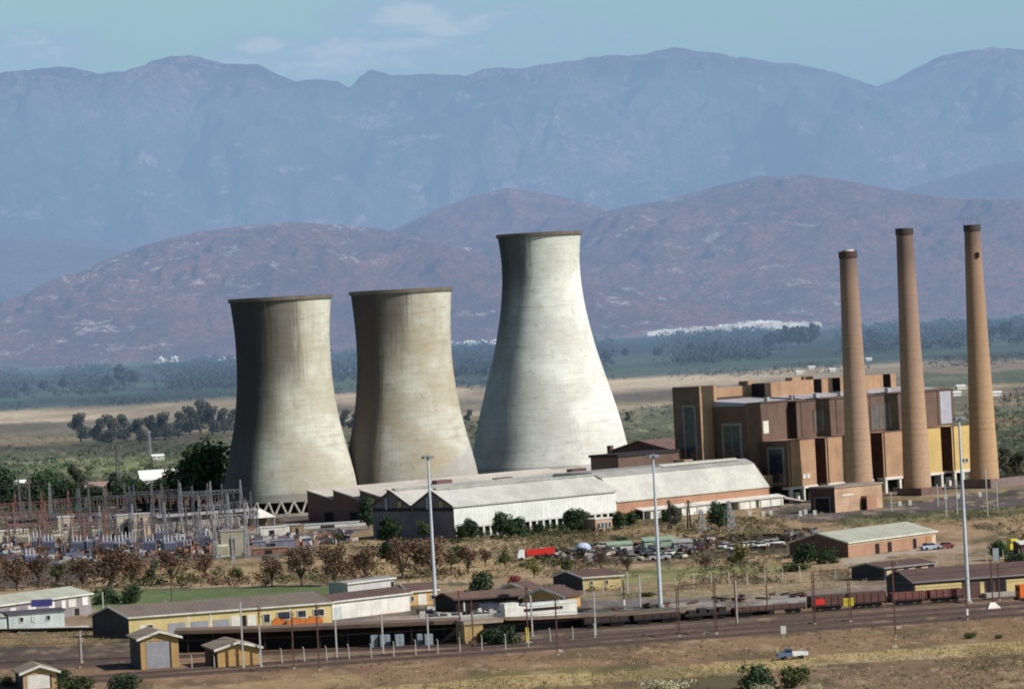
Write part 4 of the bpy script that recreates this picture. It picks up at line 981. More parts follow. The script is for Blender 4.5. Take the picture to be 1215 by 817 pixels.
scatter("far_hedges", L_far, 1100, [(-80, 492), (-80, 483), (300, 466), (700, 446), (1300, 414), (1300, 428), (700, 456), (300, 474)], 4, 4, 10)
scatter("field_bushes", L_olive, 750, [(-60, 600), (-60, 530), (270, 520), (560, 500), (800, 480), (800, 530), (430, 545), (270, 596)], 5, 5, 14)
scatter("field_bushes", L_grey, 260, [(1140, 560), (1140, 470), (1300, 455), (1300, 580)], 7, 6, 14)
scatter("far_reeds", L_olive, 260, [(-40, 545), (-40, 520), (270, 505), (560, 490), (560, 505), (270, 520)], 3, 16, 8)
scatter("scrub", L_scrub, 1500, [(430, 690), (430, 645), (560, 640), (930, 612), (1000, 625), (1000, 640), (980, 690), (700, 702), (620, 680), (560, 692)], 5, 7, 16, spread=1.1)
scatter("scrub", L_scrub, 260, [(990, 628), (990, 616), (1230, 600), (1230, 640), (1110, 620)], 4, 8, 14)
scatter("scrub", L_scrub, 380, [(-20, 700), (-20, 688), (330, 670), (430, 660), (430, 690), (170, 700)], 4, 9, 14)
scatter("bank_scrub", L_scrub, 420, [(0, 830), (430, 812), (800, 795), (1000, 790), (1260, 772), (1260, 830)], 4, 10, 14)
scatter("dry_grass", L_straw, 2300, [(360, 826), (560, 806), (760, 794), (960, 778), (1100, 769), (1260, 758), (1260, 776), (1000, 786), (870, 802), (640, 816), (500, 830)], 2.6, 11, 7, spread=1.3)
scatter("dry_grass", L_straw, 900, [(430, 662), (430, 645), (980, 606), (980, 640), (640, 652)], 2.4, 26, 7, spread=1.6)
scatter("dry_grass", L_straw, 450, [(0, 826), (430, 796), (1250, 738), (1250, 752), (960, 774), (430, 812)], 1.8, 27, 6, spread=1.8)
scatter("dry_grass", L_straw, 500, [(1000, 640), (1000, 622), (1250, 604), (1250, 640)], 2.4, 28, 7, spread=1.6)
scatter("dry_grass", L_straw, 900, [(170, 692), (170, 682), (400, 666), (690, 650), (690, 664), (560, 684)], 2.2, 12, 7, spread=1.6)
scatter("dry_grass", L_straw, 900, [(880, 830), (900, 800), (1240, 778), (1240, 830)], 2.4, 13, 7, spread=1.3)
scatter("dry_grass", L_straw, 600, [(-20, 766), (-20, 751), (146, 748), (146, 762)], 2.6, 14, 7, spread=1.4)
scatter("dry_grass", L_straw, 900, [(680, 712), (680, 700), (960, 672), (1030, 668), (1030, 690), (960, 704)], 2.4, 15, 7, spread=1.4)

scatter("substation_weeds", L_scrub, 900, [(-20, 690), (-20, 620), (120, 615), (330, 606), (330, 655), (430, 640), (430, 660), (170, 688)], 5, 17, 14)
scatter("substation_weeds", leaf_mat("weeds_rusty", (.13, .075, .05), (.2, .12, .07), (.06, .045, .04)), 600, [(-20, 690), (-20, 640), (330, 625), (330, 655), (170, 688)], 5, 18, 12)
scatter("track_weeds", L_scrub, 500, [(200, 800), (560, 775), (960, 745), (1250, 725), (1250, 750), (960, 775), (400, 812)], 2.2, 19, 9, spread=1.6)

belt = [(14, 604, 34), (36, 602, 30), (60, 596, 38), (84, 604, 34), (110, 604, 30), (124, 606, 28), (142, 604, 34), (160, 606, 36), (176, 608, 34), (238, 604, 50), (256, 600, 56)]
for i, (x, y, h) in enumerate(belt):
    tree("oak%d" % (i % 2), x, y, h, "dark tree of the belt behind the substation, %s" % ordn(i, len(belt)), "tree belt behind the substation", 1.15)
scatter("undergrowth", L_dark, 420, [(-30, 612), (-30, 590), (60, 582), (260, 575), (268, 606)], 9, 21, 22, spread=1.0)
scatter("field_bushes", L_dark, 320, [(-60, 590), (-60, 545), (270, 530), (270, 580)], 6, 22, 16)
scatter("wall_shrubs", L_dark, 120, [(540, 645), (540, 636), (735, 620), (735, 630)], 7, 23, 18)
scatter("wall_shrubs", L_scrub, 500, [(430, 662), (430, 640), (740, 625), (920, 606), (920, 622), (740, 645)], 4, 24, 14)

scatter("brown_undergrowth", L_brown, 150, [(-10, 702), (-10, 690), (170, 684), (320, 680), (570, 662), (570, 680), (330, 694)], 8, 31, 22)
scatter("brown_undergrowth", L_olive, 90, [(-10, 702), (-10, 690), (170, 684), (320, 680), (700, 655), (700, 672), (330, 694)], 8, 32, 22)
# ------------------------------------------------------------------ railway and yard
YEW = mat("yellow_wall", (.62, .50, .24), (.54, .43, .21), scale=.4, streak=.2)
BRR = mat("brown_sheet_roof", (.13, .085, .075), (.10, .065, .06), scale=.25, lines=("x", 1.0, .25), streak=.15)
GRR = mat("greybrown_sheet_roof", (.19, .155, .135), (.15, .125, .11), scale=.25, lines=("x", 1.0, .2), streak=.1)
PLR = mat("pale_green_roof", (.44, .46, .38), (.34, .36, .30), scale=.25, lines=("x", 1.0, .2), streak=.2)
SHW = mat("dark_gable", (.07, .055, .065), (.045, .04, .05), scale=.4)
BRK = brick_mat("brick_yard", (.40, .24, .16), (.33, .19, .13), .2)
shut = mat("grey_shutter", (.32, .33, .36), (.26, .27, .3), scale=.6, lines=("z", .4, .25))
tealw = mat("pale_teal_wall", (.50, .56, .55), (.40, .46, .46), scale=.4, streak=.3)
orange = mat("orange_paint", (.65, .20, .04), (.5, .15, .04), scale=.8, rough=.5)
redp = mat("red_paint", (.62, .03, .025), (.48, .03, .03), scale=.8, rough=.5)
blueg = mat("bluegrey_paint", (.12, .17, .30), (.09, .13, .24), scale=.8, rough=.4)
whitec = mat("white_car_paint", (.75, .76, .76), (.62, .63, .63), scale=1, rough=.35)
yelp = mat("yellow_paint", (.75, .60, .05), (.6, .48, .06), scale=1, rough=.5)
tyre = mat("tyre_rubber", (.02, .02, .02), scale=1)
A17 = math.radians(17)
ballast = mat("track_ballast", (.10, .07, .06), (.065, .05, .048), scale=.9, rough=.95)
oak = mat("wood_sleeper", (.07, .055, .05), scale=1)
railm = mat("rail_steel", (.17, .11, .09), (.10, .07, .06), scale=1, rough=.5)

def strip(name, pts, z, m):
    """A flat strip lying on the ground between two rows of ground points."""
    mb = MB(); P = []
    for (a, b) in pts: P += [(*a, z), (*b, z)]
    mb.v = P; mb.f = [(2 * i, 2 * i + 2, 2 * i + 3, 2 * i + 1) for i in range(len(pts) - 1)]
    return tag(mb.build(name, m), kind="structure")

def track(x0, y0, x1, y1, label):
    a = Vector((*G(x0, y0), 0)); b = Vector((*G(x1, y1), 0)); L_ = (b - a).length; an_ = math.atan2(b.y - a.y, b.x - a.x)
    r = empty("railway_track", a, an_, label, "railway track", "parallel railway tracks")
    MB().prism_x([(-2.3, .0), (-1.5, .28), (1.5, .28), (2.3, 0)], 0, L_).build("ballast", ballast, r)
    sl_ = MB()
    for k in range(int(L_ / .75)): sl_.box(k * .75, k * .75 + .24, -1.15, 1.15, .26, .34)
    tag(sl_.build("sleepers", oak, r), kind="stuff")
    for s in (-1, 1): MB().box(0, L_, s * .55 - .06, s * .55 + .06, .33, .50).build("rail", railm, r)
    return r
track(-60, 816, 1290, 716.5, "second railway track counted up from the bank")
track(60, 812, 1290, 724, "nearest railway track, running along the top of the bare bank")
track(560, 757, 1290, 703, "railway track under the goods wagons, farthest from the bank")
track(560, 766, 1290, 710, "railway track just in front of the goods wagons")
track(-60, 790, 560, 766, "short stretch of track before the loading canopy")

def bld(name, label, cat, A, B, wh, depth, rise, mw, mr, ang=None, openings=(), z=0, over=.45, shear=0, group=None, endm=None, ez=None, fascia=whitep, chim=False):
    """Gabled building: ridge along the front; A, B picture points of the front wall's foot (or of its eave when ez is set)."""
    zz = ez if ez else 0
    a = G(*A, zz); b = G(*B, zz); an_ = math.atan2(b[1] - a[1], b[0] - a[0]) if ang is None else ang
    if ang is None: L_ = math.dist(a, b)
    else: L_ = solve(lambda s: proj(a[0] + s * math.cos(an_), a[1] + s * math.sin(an_), zz)[0], 0, 120, B[0])
    r = empty(name, (a[0], a[1], 0), an_, label, cat, group)
    D = depth
    MB().prism_x([(0, 0), (D, 0), (D, wh), (D / 2, wh + rise), (0, wh)], 0, L_).shear(shear).build("wall", mw, r)
    if endm: MB().prism_x([(.03, 0), (D - .03, 0), (D - .03, wh), (D / 2, wh + rise - .04), (.03, wh)], -.06, -.003).shear(shear).build("end_wall", endm, r)  # dark end sheet carries the end wall's shade as colour
    o_ = over; k = rise / (D / 2) * o_ if D else 0
    MB().prism_x([(-o_, wh - k + .03), (D / 2, wh + rise + .03), (D + o_, wh - k + .03), (D + o_, wh - k + .2), (D / 2, wh + rise + .2), (-o_, wh - k + .2)], -o_, L_ + o_).shear(shear).build("roof", mr, r)
    if fascia:
        MB().box(-o_, L_ + o_, -o_ - .08, -o_ - .005, wh - k - .12, wh - k + .2).shear(shear).build("gutter", fascia, r)
        MB().prism_x([(-o_, wh - k - .15), (D / 2, wh + rise - .12), (D + o_, wh - k - .15), (D + o_, wh - k + .24), (D / 2, wh + rise + .24), (-o_, wh - k + .24)], -o_ - .1, -o_ - .005).shear(shear).build("barge_board", fascia, r)
    if chim: MB().box(L_ * .6, L_ * .6 + .7, D * .5, D * .5 + .7, wh + rise * .6, wh + rise + 1).build("chimney", BRK, r)
    for (nm, s0, s1, z0, z1, m_) in openings:
        MATW = m_ or glass
        window(r, s0 * L_, s1 * L_, 0, z0, z1, pane=MATW, frame=whitep if nm == "window" else False, t=.12, proud=.07, name=nm)
    return r

# yellow depot with shutters
op = [("shutter", .19, .275, 0, 2.6, shut), ("shutter", .30, .385, 0, 2.6, shut), ("shutter", .41, .49, 0, 2.6, shut), ("pilaster", .285, .293, 0, 4.3, whitep), ("pilaster", .395, .402, 0, 4.3, whitep),
      ("door", .50, .545, 0, 3.1, whitep), ("door", .555, .575, 0, 3.1, dark), ("door", .58, .62, 0, 3.1, whitep), ("window", .66, .69, 1.2, 3, None), ("window", .73, .79, 1.6, 3.2, glass), ("window", .83, .87, 1.8, 3.2, None), ("window", .91, .96, 1.8, 3.2, None), ("pilaster", .79, .797, 0, 4.3, whitep),
      ("window", .09, .115, 1.0, 2.6, None), ("door", .05, .085, 0, 2.6, whitep)]
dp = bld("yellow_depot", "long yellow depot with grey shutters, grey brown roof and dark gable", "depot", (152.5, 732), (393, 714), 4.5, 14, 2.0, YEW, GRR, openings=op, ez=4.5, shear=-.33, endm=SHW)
bld("white_walled_store", "long windowless white store with brown roof, joined to the yellow depot", "store", (395, 735), (487, 724), 4.0, 8, 1.2, whitep, BRR, shear=-.2, openings=[("door", .02, .12, 0, 2.6, tealw)])
bld("grey_container_hut", "pale grey flat hut behind the long white store", "hut", (413, 707), (468, 700), 3.0, 6, .3, mat("palegrey_wall", (.5, .5, .5), (.4, .4, .42), scale=.3, lines=("x", .8, .2)), greyr, openings=[("door", .93, .99, 0, 2.2, dark)])
bld("small_brown_roofed_hut", "small hut with orange and white front just left of the leftmost mast foot", "hut", (486, 718), (520, 715), 3.2, 7, 1.4, mat("orange_wall", (.60, .36, .14), scale=.5), BRR, openings=[("door", .3, .6, 0, 2.4, whitep), ("window", .05, .15, 1, 2, None), ("window", .75, .9, 1, 2, None)])
bld("brown_platform_building", "low brown roofed open shed with dark front behind the white flat building", "shed", (541, 727), (634, 721), 3.0, 9, 1.1, dark, mat("brown_plain_roof", (.17, .115, .09), (.13, .09, .075), scale=.3), openings=[("panel", .3, .62, 0, 1.7, mat("slate_panel", (.07, .075, .11), scale=.5)), ("door", .1, .12, 0, 2.4, whitep)], fascia=BRR, shear=-.35)
def gablet(px, py, ln, lb, ang=math.radians(62)):
    a = G(px, py); r = empty("orange_gabled_house", (*a, 0), ang, lb, "house")
    W_ = 10
    MB().prism_x([(0, 0), (W_, 0), (W_, 2.6), (W_ / 2, 4.4), (0, 2.6)], 0, ln).build("wall", mat("orange_wall", (.60, .36, .14)), r)
    MB().prism_x([(-.6, 2.45), (W_ / 2, 4.45), (W_ + .6, 2.45), (W_ + .6, 2.75), (W_ / 2, 4.8), (-.6, 2.75)], -.5, ln + .4).build("roof", BRR, r)
    MB().prism_x([(-.65, 2.3), (W_ / 2, 4.3), (W_ + .65, 2.3), (W_ + .65, 2.8), (W_ / 2, 4.85), (-.65, 2.8)], -.7, -.51).build("barge_board", whitep, r)
    for q in (2, 4.4, 6.8): window(r, q, q + 1.1, 0, 1.0, 2.0, side="left", t=.1)
gablet(669, 722, 8, "small orange gabled house with white roof edge, behind the white flat building")
gablet(632, 716, 7, "smaller gabled house left of the orange gabled house, cream front")
# white flat building and parapet of the platform
a = G(628, 736); b = G(687, 731); an_ = math.atan2(b[1] - a[1], b[0] - a[0])
r = empty("white_flat_building", (*G(600, 738), 0), an_, "long white flat topped building like a coach, at the end of the white parapet", "building")
Lf = math.dist(G(600, 738), b)
MB().box(0, Lf, 0, 3.2, 0, 3.0).build("wall", whitep, r); MB().box(Lf * .3, Lf + .1, -.1, 3.3, 3.0, 3.5).build("roof", mat("cool_white", (.70, .75, .75), scale=.3), r)
MB().box(Lf * .26, Lf * .8, -.06, -.003, 1.9, 2.5).build("window_band", dark, r); MB().box(0, Lf * .2, .2, 3, 3.0, 3.9).build("end_block", whitep, r)

# loading platform with deep overhanging roof
def deck(name, label, pts, mtop, mwall, lip, cat, dropback=3.2, deep=7, wallm=None, posts=0, kind=None):
    """pts: (px, py of the front foot, height)"""
    a0 = G(*pts[0][:2]); r = empty(name, (*a0, 0), 0, label, cat)
    top = MB(); wl = MB(); fa = MB()
    Q = [(G(x, y)[0] - a0[0], G(x, y)[1] - a0[1], h) for x, y, h in pts]
    for (x0, y0, h0), (x1, y1, h1) in zip(Q[:-1], Q[1:]):
        top.poly([(x0, y0, h0), (x1, y1, h1), (x1, y1 + deep, h1), (x0, y0 + deep, h0), (x0, y0, h0 - lip), (x1, y1, h1 - lip), (x1, y1 + deep, h1 - lip), (x0, y0 + deep, h0 - lip)],
                 [(0, 1, 2, 3), (4, 7, 6, 5), (0, 4, 5, 1), (3, 2, 6, 7), (1, 5, 6, 2), (0, 3, 7, 4)])
        wl.poly([(x0, y0 + dropback, 0), (x1, y1 + dropback, 0), (x1, y1 + dropback, h1 - lip), (x0, y0 + dropback, h0 - lip)], [(0, 1, 2, 3)])
    top.build("roof" if posts else "deck", mtop, r); wl.build("back_wall", mwall, r)
    if posts:
        for (x0, y0, h0), (x1, y1, h1) in zip(Q[:-1], Q[1:]):
            n = max(1, int(abs(x1 - x0) / 5))
            for k in range(n):
                t = (k + .5) / n; x = x0 + (x1 - x0) * t; y = y0 + (y1 - y0) * t + .6; h = h0 + (h1 - h0) * t - lip
                MB().box(x - .14, x + .14, y, y + .25, 0, h).build("post", posts, r)
    return r
plt = mat("platform_brown", (.23, .155, .11), (.17, .12, .09), scale=.3, streak=.3)
deck("loading_canopy", "long dark loading canopy with flat brown roof edge in front of the yellow depot", [(208, 775, 4.6), (330, 771, 4.5), (430, 768, 4.7), (548, 763, 4.7)], plt, dark, .75, "canopy", dropback=4.0, deep=8, posts=blacks)
deck("platform_parapet", "white parapet strip along the platform edge right of the yellow depot", [(395, 748, 1.2), (480, 743, 1.6), (600, 737.5, 2.0)], whitep, whitep, .5, "parapet", dropback=.05, deep=.6)
deck("platform_wall", "dark shaded platform wall behind the goods track, right of the green bush", [(570, 758, 4.0), (640, 752, 3.3), (690, 747, 2.9), (800, 739, 2.3), (920, 730, 1.9)], plt, dark, .35, "platform", dropback=2.6, deep=5)
pr = empty("platform_end", (*G(552, 765), 0), A17, "yellow sand coloured block between the dark canopy and the green bush", "building")
MB().box(0, 3.8, 0, 6, 0, 4.0).build("wall", mat("sand_wall", (.48, .33, .15), (.4, .27, .13), scale=.4, streak=.3), pr); MB().box(-.2, 8, -.3, 6.2, 4.0, 4.7).build("roof", mat("sand_roof", (.38, .30, .24), scale=.4), pr)
MB().box(3.8, 8, .6, 6, 0, 4).build("recess", dark, pr)
for i, (x, w_) in enumerate(((441, 1.6), (452, 2.0), (470, 1.7), (505, 1.6), (496, 1.0))):
    a = G(x, 767.5 - i * .3); c_ = empty("pale_cabinet", (*a, 0), A17, "pale blue cabinet standing under the loading canopy, %s" % ordn(sorted([441, 452, 470, 496, 505]).index(x), 5), "cabinet", "pale cabinets under the canopy")
    MB().box(0, w_, 0, 1, 0, 2.4).build("body", mat("pale_blue_panel2", (.25, .31, .35), scale=.6), c_); MB().box(w_ * .48, w_ * .52, -.03, 0, .2, 2.2).build("door_gap", dark, c_)
# brown retaining strip on the left, with the dark shade line
deck("platform_kerb_wall", "thin dark retaining wall along the top of the grassy bank at far left", [(-40, 751.5, .9), (80, 749, .9), (208, 748, .9)], plt, blacks, .15, "wall", dropback=.4, deep=1.2)

# tall garage, brick garage, corner house
def garage(name, label, px, py, W_, D_, wh, rise, mw, mr, door, ang, dz, dm=shut, dmar=1.2):
    a = G(px, py); r = empty(name, (*a, 0), ang, label, "garage")
    MB().prism_y([(0, 0), (W_, 0), (W_, wh), (W_ / 2, wh + rise), (0, wh)], 0, D_).build("wall", mw, r)
    MB().prism_x([(.02, 0), (D_ - .02, 0), (D_ - .02, wh - .02), (.02, wh - .02)], -.06, -.003).build("end_wall", SHW, r)  # shade of the left wall painted as a dark sheet
    MB().prism_y([(-.7, wh - .25), (W_ / 2, wh + rise + .03), (W_ + .7, wh - .25), (W_ + .7, wh + .0), (W_ / 2, wh + rise + .3), (-.7, wh)], -.6, D_ + .4).build("roof", mr, r)
    MB().prism_y([(-.75, wh - .4), (W_ / 2, wh + rise - .1), (W_ + .75, wh - .4), (W_ + .75, wh + .05), (W_ / 2, wh + rise + .35), (-.75, wh + .05)], -.8, -.61).build("barge_board", whitep, r)
    if door:
        window(r, W_ * door[0], W_ * door[1], 0, .05, dz, pane=dm, frame=False, name="door", proud=.06)
        MB().box(W_ * door[1], W_ * door[1] + .3, -.08, -.003, 0, dz).build("door_jamb", dark, r)
    return r
roofT = mat("tan_roof", (.30, .25, .19), (.25, .21, .16), scale=.4)
garage("tall_garage", "tall yellow brick garage with big grey door and white gable edges", 168, 793, 7.2, 9, 5.6, 1.2, brick_mat("brick_tan", (.47, .30, .12), (.40, .26, .12), .1), roofT, (.12, .76), 5.4, math.radians(30), 5.4) if False else \
garage("tall_garage", "tall yellow brick garage with big grey door and white gable edges", 168, 794, 7.4, 13, 5.9, 1.1, brick_mat("brick_tan", (.47, .30, .12), (.40, .26, .12), .1), roofT, (.14, .76), math.radians(14), 5.2)
g2 = garage("low_brick_garage", "low windowless tan brick garage with tan roof, right of the tall garage", 259, 793, 8.0, 14, 3.7, 1.0, brick_mat("brick_tan", (.47, .30, .12), (.40, .26, .12), .1), roofT, None, math.radians(14), 0)
window(g2, 3, 8, -.06, .1, 2.7, side="left", pane=dark, frame=False, name="door")
garage("corner_house", "small house with pale roller door at the bottom left corner", 28, 818, 6.2, 11, 3.1, 1.0, mat("tan_plaster", (.46, .31, .17), scale=.5), roofT, (.12, .8), math.radians(14), 2.6, dm=whitep)

# left blocks
bld("pale_roofed_block", "pale roofed two tone block at the left edge behind the low teal building", "building", (-30, 746), (109, 727), 4.6, 12, 1.6, mat("purple_grey_wall", (.28, .25, .27), scale=.4, streak=.3), PLR, shear=-.1,
    openings=[("door", .63, .68, .8, 3.8, whitep), ("window", .74, .77, 2.2, 3.8, whitep), ("window", .80, .86, 2.2, 3.8, whitep), ("window", .92, .97, 2.2, 4.0, whitep), ("door", .85, .89, 0, 1.6, dark), ("door", .45, .52, 1, 3.6, whitep), ("door", .30, .35, 1, 3.6, whitep)])
bld("low_teal_building", "low flat teal grey building with small dark windows at far left", "building", (11, 748), (77, 743), 3.6, 9, .35, tealw, mat("dark_flat_roof", (.09, .08, .11), scale=.4), openings=[("window", .2, .26, 1.8, 2.8, dark), ("window", .68, .74, 1.8, 2.8, dark), ("window", .42, .46, 1.8, 2.8, tealw)], fascia=False, endm=None)
bld("white_low_shed", "low white shed cut by the left picture edge", "shed", (-40, 752), (9, 748), 3.2, 6, .4, tealw, PLR, fascia=False)
bp = empty("blue_tarpaulin", (*G(38, 739), 3.7), 0, "dark blue covered heap on the low teal building roof", "tarpaulin")
MB().prism_x([(0, 0), (2.6, 0), (2.0, 1.5), (.5, 1.6)], 0, 4.6).build("cover", mat("blue_cover", (.05, .05, .22), scale=.8), bp)
strip("white_path", [(G(20, 751), G(45, 744.5)), (G(112, 747), G(104, 741.5))], .02, mat("white_concrete", (.62, .62, .58), scale=.4))

# yellow hut with brown roof, right side buildings
bld("yellow_hut", "small yellow hut with brown roof and dark gable, standing alone left of the middle mast", "hut", (692, 700), (737, 697), 3.0, 9, 1.3, YEW, BRR, endm=SHW, shear=-.55, openings=[("window", .2, .26, 1.2, 2.0, glass), ("window", .6, .66, 1.2, 2.0, glass)])
bld("brick_depot", "brick depot with big pale sheet roof and five doors, right of the round trees", "depot", (1007, 661), (1111, 645), 3.7, 18, 2.3, BRK, PLR, ang=math.radians(50), endm=mat("brown_gable", (.15, .09, .075), scale=.4),
    openings=[("door", .30, .345, 0, 2.5, dark), ("door", .44, .485, 0, 2.5, dark), ("door", .73, .77, 0, 2.5, dark), ("door", .88, .92, 0, 2.5, mat("ochre_door", (.4, .2, .06))), ("band", 0, 1, 2.95, 3.6, mat("cream_band", (.62, .53, .38))), ("door", .95, .995, 0, 2.7, mat("cream_band", (.62, .53, .38)))])
bld("brown_hut", "squat dark hut with brown roof and cream panels, before the brick depot", "hut", (1050, 688), (1109, 682), 2.8, 10, .9, SHW, BRR, shear=-.15, openings=[("panel", .04, .16, 1.0, 2.1, mat("cream_panel", (.6, .48, .3))), ("panel", .25, .38, 1.3, 2.2, mat("cream_panel", (.6, .48, .3))), ("panel", .48, .61, 1.3, 2.2, mat("cream_panel", (.6, .48, .3))), ("panel", .74, .87, 1.3, 2.2, mat("cream_panel", (.6, .48, .3)))], fascia=mat("grey_fascia", (.33, .31, .33)))
bb = bld("brown_goods_shed", "very long brown roofed goods shed with yellow wall sections at the right edge", "goods shed", (1084, 690), (1240, 679), 4.2, 17, 2.0, mat("brown_paint", (.11, .065, .06), scale=.4), BRR, ez=4.2, endm=SHW,
    openings=[("wall_panel", .01, .36, 2.1, 3.5, YEW), ("wall_panel", .40, .42, 0, 3.2, whitep), ("wall_panel", .50, .53, 0, 3.2, YEW), ("wall_panel", .70, .98, .3, 3.3, YEW), ("opening", .55, .60, 0, 3.3, dark), ("opening", .62, .69, 0, 3.4, dark)], fascia=mat("grey_fascia", (.33, .31, .33)))
MB().box(15, 32, -2.6, -.1, 0, .9).build("loading_dock", concrete, bb)
bld("white_roof_shed", "little shed with white roof at the right edge beside the yellow machine", "shed", (1212, 657), (1240, 655), 2.5, 5, .5, mat("brown_paint", (.11, .065, .06)), whitep, z=0)

# ------------------------------------------------------------------ wagons
def bogie(mb_, x):
    for q in (-.9, .9):
        for s in (-.75, .75): mb_.cyl((x + q, s - .06, .95), (x + q, s + .06, .95), .46, n=12)
    mb_.box(x - 1.5, x + 1.5, -.95, -.85, .75, 1.15); mb_.box(x - 1.5, x + 1.5, .85, .95, .75, 1.15)
def wagon(px0, py0, px1, py1, kind, label, body):
    T_ = 3.5 if "sign" in label else 2.95
    a = G(px0, py0); b = G(px1, py1); an_ = math.atan2(b[1] - a[1], b[0] - a[0]); L_ = math.dist(a, b)
    r = empty("goods_wagon", (*a, 0), an_, label, "wagon", "goods wagons on the sidings")
    MB().box(0, L_, -1.3, 1.3, 1.25, 1.55).build("underframe", blacks, r)
    for x in (2.4, L_ - 2.4):
        m_ = MB(); bogie(m_, x); m_.build("bogie", blacks, r)
    for x in (0, L_): MB().box(x - .25 if x == 0 else x, x if x == 0 else x + .25, -.25, .25, 1.0, 1.3).build("coupler", blacks, r)
    if kind == "open":
        m_ = MB().box(.1, L_ - .1, -1.35, -1.25, 1.55, T_).box(.1, L_ - .1, 1.25, 1.35, 1.55, T_).box(.1, .22, -1.25, 1.25, 1.55, T_).box(L_ - .22, L_ - .1, -1.25, 1.25, 1.55, T_)
        n = int(L_ / 1.4)
        for k in range(n + 1):
            x = .1 + (L_ - .35) * k / n; m_.box(x, x + .14, -1.46, -1.35, 1.5, T_)
        m_.build("body", body, r); MB().box(.3, L_ - .3, -1.2, 1.2, 1.56, T_ - .4).build("load", mat("coal_load", (.04, .035, .035), scale=.9), r)
    elif kind == "low":
        m_ = MB().box(.1, L_ - .1, -1.35, 1.35, 1.55, 2.3); n = int(L_ / 1.7)
        for k in range(n + 1):
            x = .1 + (L_ - .3) * k / n; m_.box(x, x + .12, -1.45, -1.35, 1.5, 2.5)
        m_.build("body", body, r)
    else:
        m_ = MB().box(.1, L_ - .1, -1.35, 1.35, 1.55, 1.75); m_.build("deck", body, r)
        for k in range(4): MB().box(L_ * (.1 + .22 * k), L_ * (.1 + .22 * k) + 1.6, -1, 1, 1.76, 2.4 + .3 * (k % 2)).build("crate", blacks, r)
    return r
wr = mat("wagon_rust", (.12, .06, .05), (.08, .045, .04), scale=.7, streak=.3); wr2 = mat("wagon_oxide", (.19, .075, .07), (.13, .06, .055), scale=.7, streak=.3); wd = mat("wagon_dark", (.05, .035, .035), scale=.7)
def w_at(x): return 733.8 + (x - 912) * -.0742      # foot line of the siding track (same line the track is laid on)
tr0 = (560, 757); tr1 = (1290, 703)
ga, gb = G(*tr0), G(*tr1)
def on_track(px):
    return solve(lambda y: G(px, y)[1] - (ga[1] + (gb[1] - ga[1]) * (G(px, y)[0] - ga[0]) / (gb[0] - ga[0])), 690, 790, 0)
for (x0, x1, kd, lb, m_) in ((691, 745, "low", "dark low wagon, leftmost, below the yellow hut", wd), (750, 806, "low", "dark low wagon under the middle mast", wd), (811, 865, "flat", "flat wagon with small crates between the two portals", wd), (870, 954, "low", "long rusty low sided wagon left of the yellow sign", wr),
                           (960, 1002, "open", "rusty open wagon with red end plate near the yellow sign", wr), (1006, 1050, "open", "rusty open wagon right of the yellow sign", wr), (1056, 1098, "open", "reddish ribbed wagon left half of the pair before the goods shed", wr2), (1101, 1141, "open", "reddish ribbed wagon right half of the pair before the goods shed", wr2)):
    w_ = wagon(x0, on_track(x0), x1, on_track(x1), kd, lb, m_)
    if "red end" in lb: MB().box(1.0, 3.0, -1.5, -1.465, 1.7, 2.9).build("red_plate", redp, w_)

# ------------------------------------------------------------------ vehicles
def car(px, py, ang, paint, label, kind="car", s=1.0, group=None, name=None):
    a = G(px, py); r = empty(name or {"car": "parked_car", "pickup": "pickup_truck"}[kind], (*a, 0), math.radians(ang), label, {"car": "car", "pickup": "pickup"}[kind], group); r.scale = (s, s, s)
    if kind == "car":
        MB().prism_y([(-2.1, .35), (2.15, .35), (2.2, .75), (1.4, .95), (-1.6, .98), (-2.15, .85)], -.82, .82).build("body", paint, r)
        MB().prism_y([(-1.55, .96), (.95, .94), (.45, 1.42), (-1.1, 1.44)], -.70, .70).build("cabin", glass, r)
        MB().box(-1.05, .4, -.68, .68, 1.43, 1.48).build("roof", paint, r)
    else:
        MB().prism_y([(0.1, .5), (2.4, .5), (2.4, 1.0), (1.5, 1.1), (.1, 1.1)], -.85, .85).build("body", paint, r)
        MB().prism_y([(.1, 1.1), (1.45, 1.1), (1.0, 1.62), (.2, 1.64)], -.74, .74).build("cabin", glass, r); MB().box(.2, .98, -.74, .74, 1.63, 1.7).build("roof", paint, r)
        MB().box(-2.4, 0.05, -.88, .88, .55, .7).box(-2.4, .05, -.88, -.8, .7, 1.15).box(-2.4, .05, .8, .88, .7, 1.15).box(-2.4, -2.3, -.8, .8, .7, 1.15).build("load_bed", whitec if "white" in label else paint, r)
    for x in (-1.35, 1.35):
        for y in (-.8, .8):
            MB().cyl((x, y - .1, .33), (x, y + .1, .33), .33, n=12).build("wheel", tyre, r)
    for y in (-.6, .6): MB().box(2.18 if kind == "car" else 2.39, 2.26 if kind == "car" else 2.45, y - .15, y + .15, .6, .78).build("headlight", whitep, r)
    return r
pk = car(940, 781.5, 190, blueg, "blue pickup with white load bed on the pale track at the bottom", "pickup", 1.15)
car(1104, 652, 25, mat("silver_blue", (.38, .45, .58)), "pale blue car parked right of the brick depot", s=1.25)
car(1121, 650.5, 205, mat("maroon_paint", (.2, .04, .05), rough=.4), "maroon car beside the pale blue car by the brick depot", s=1.1)
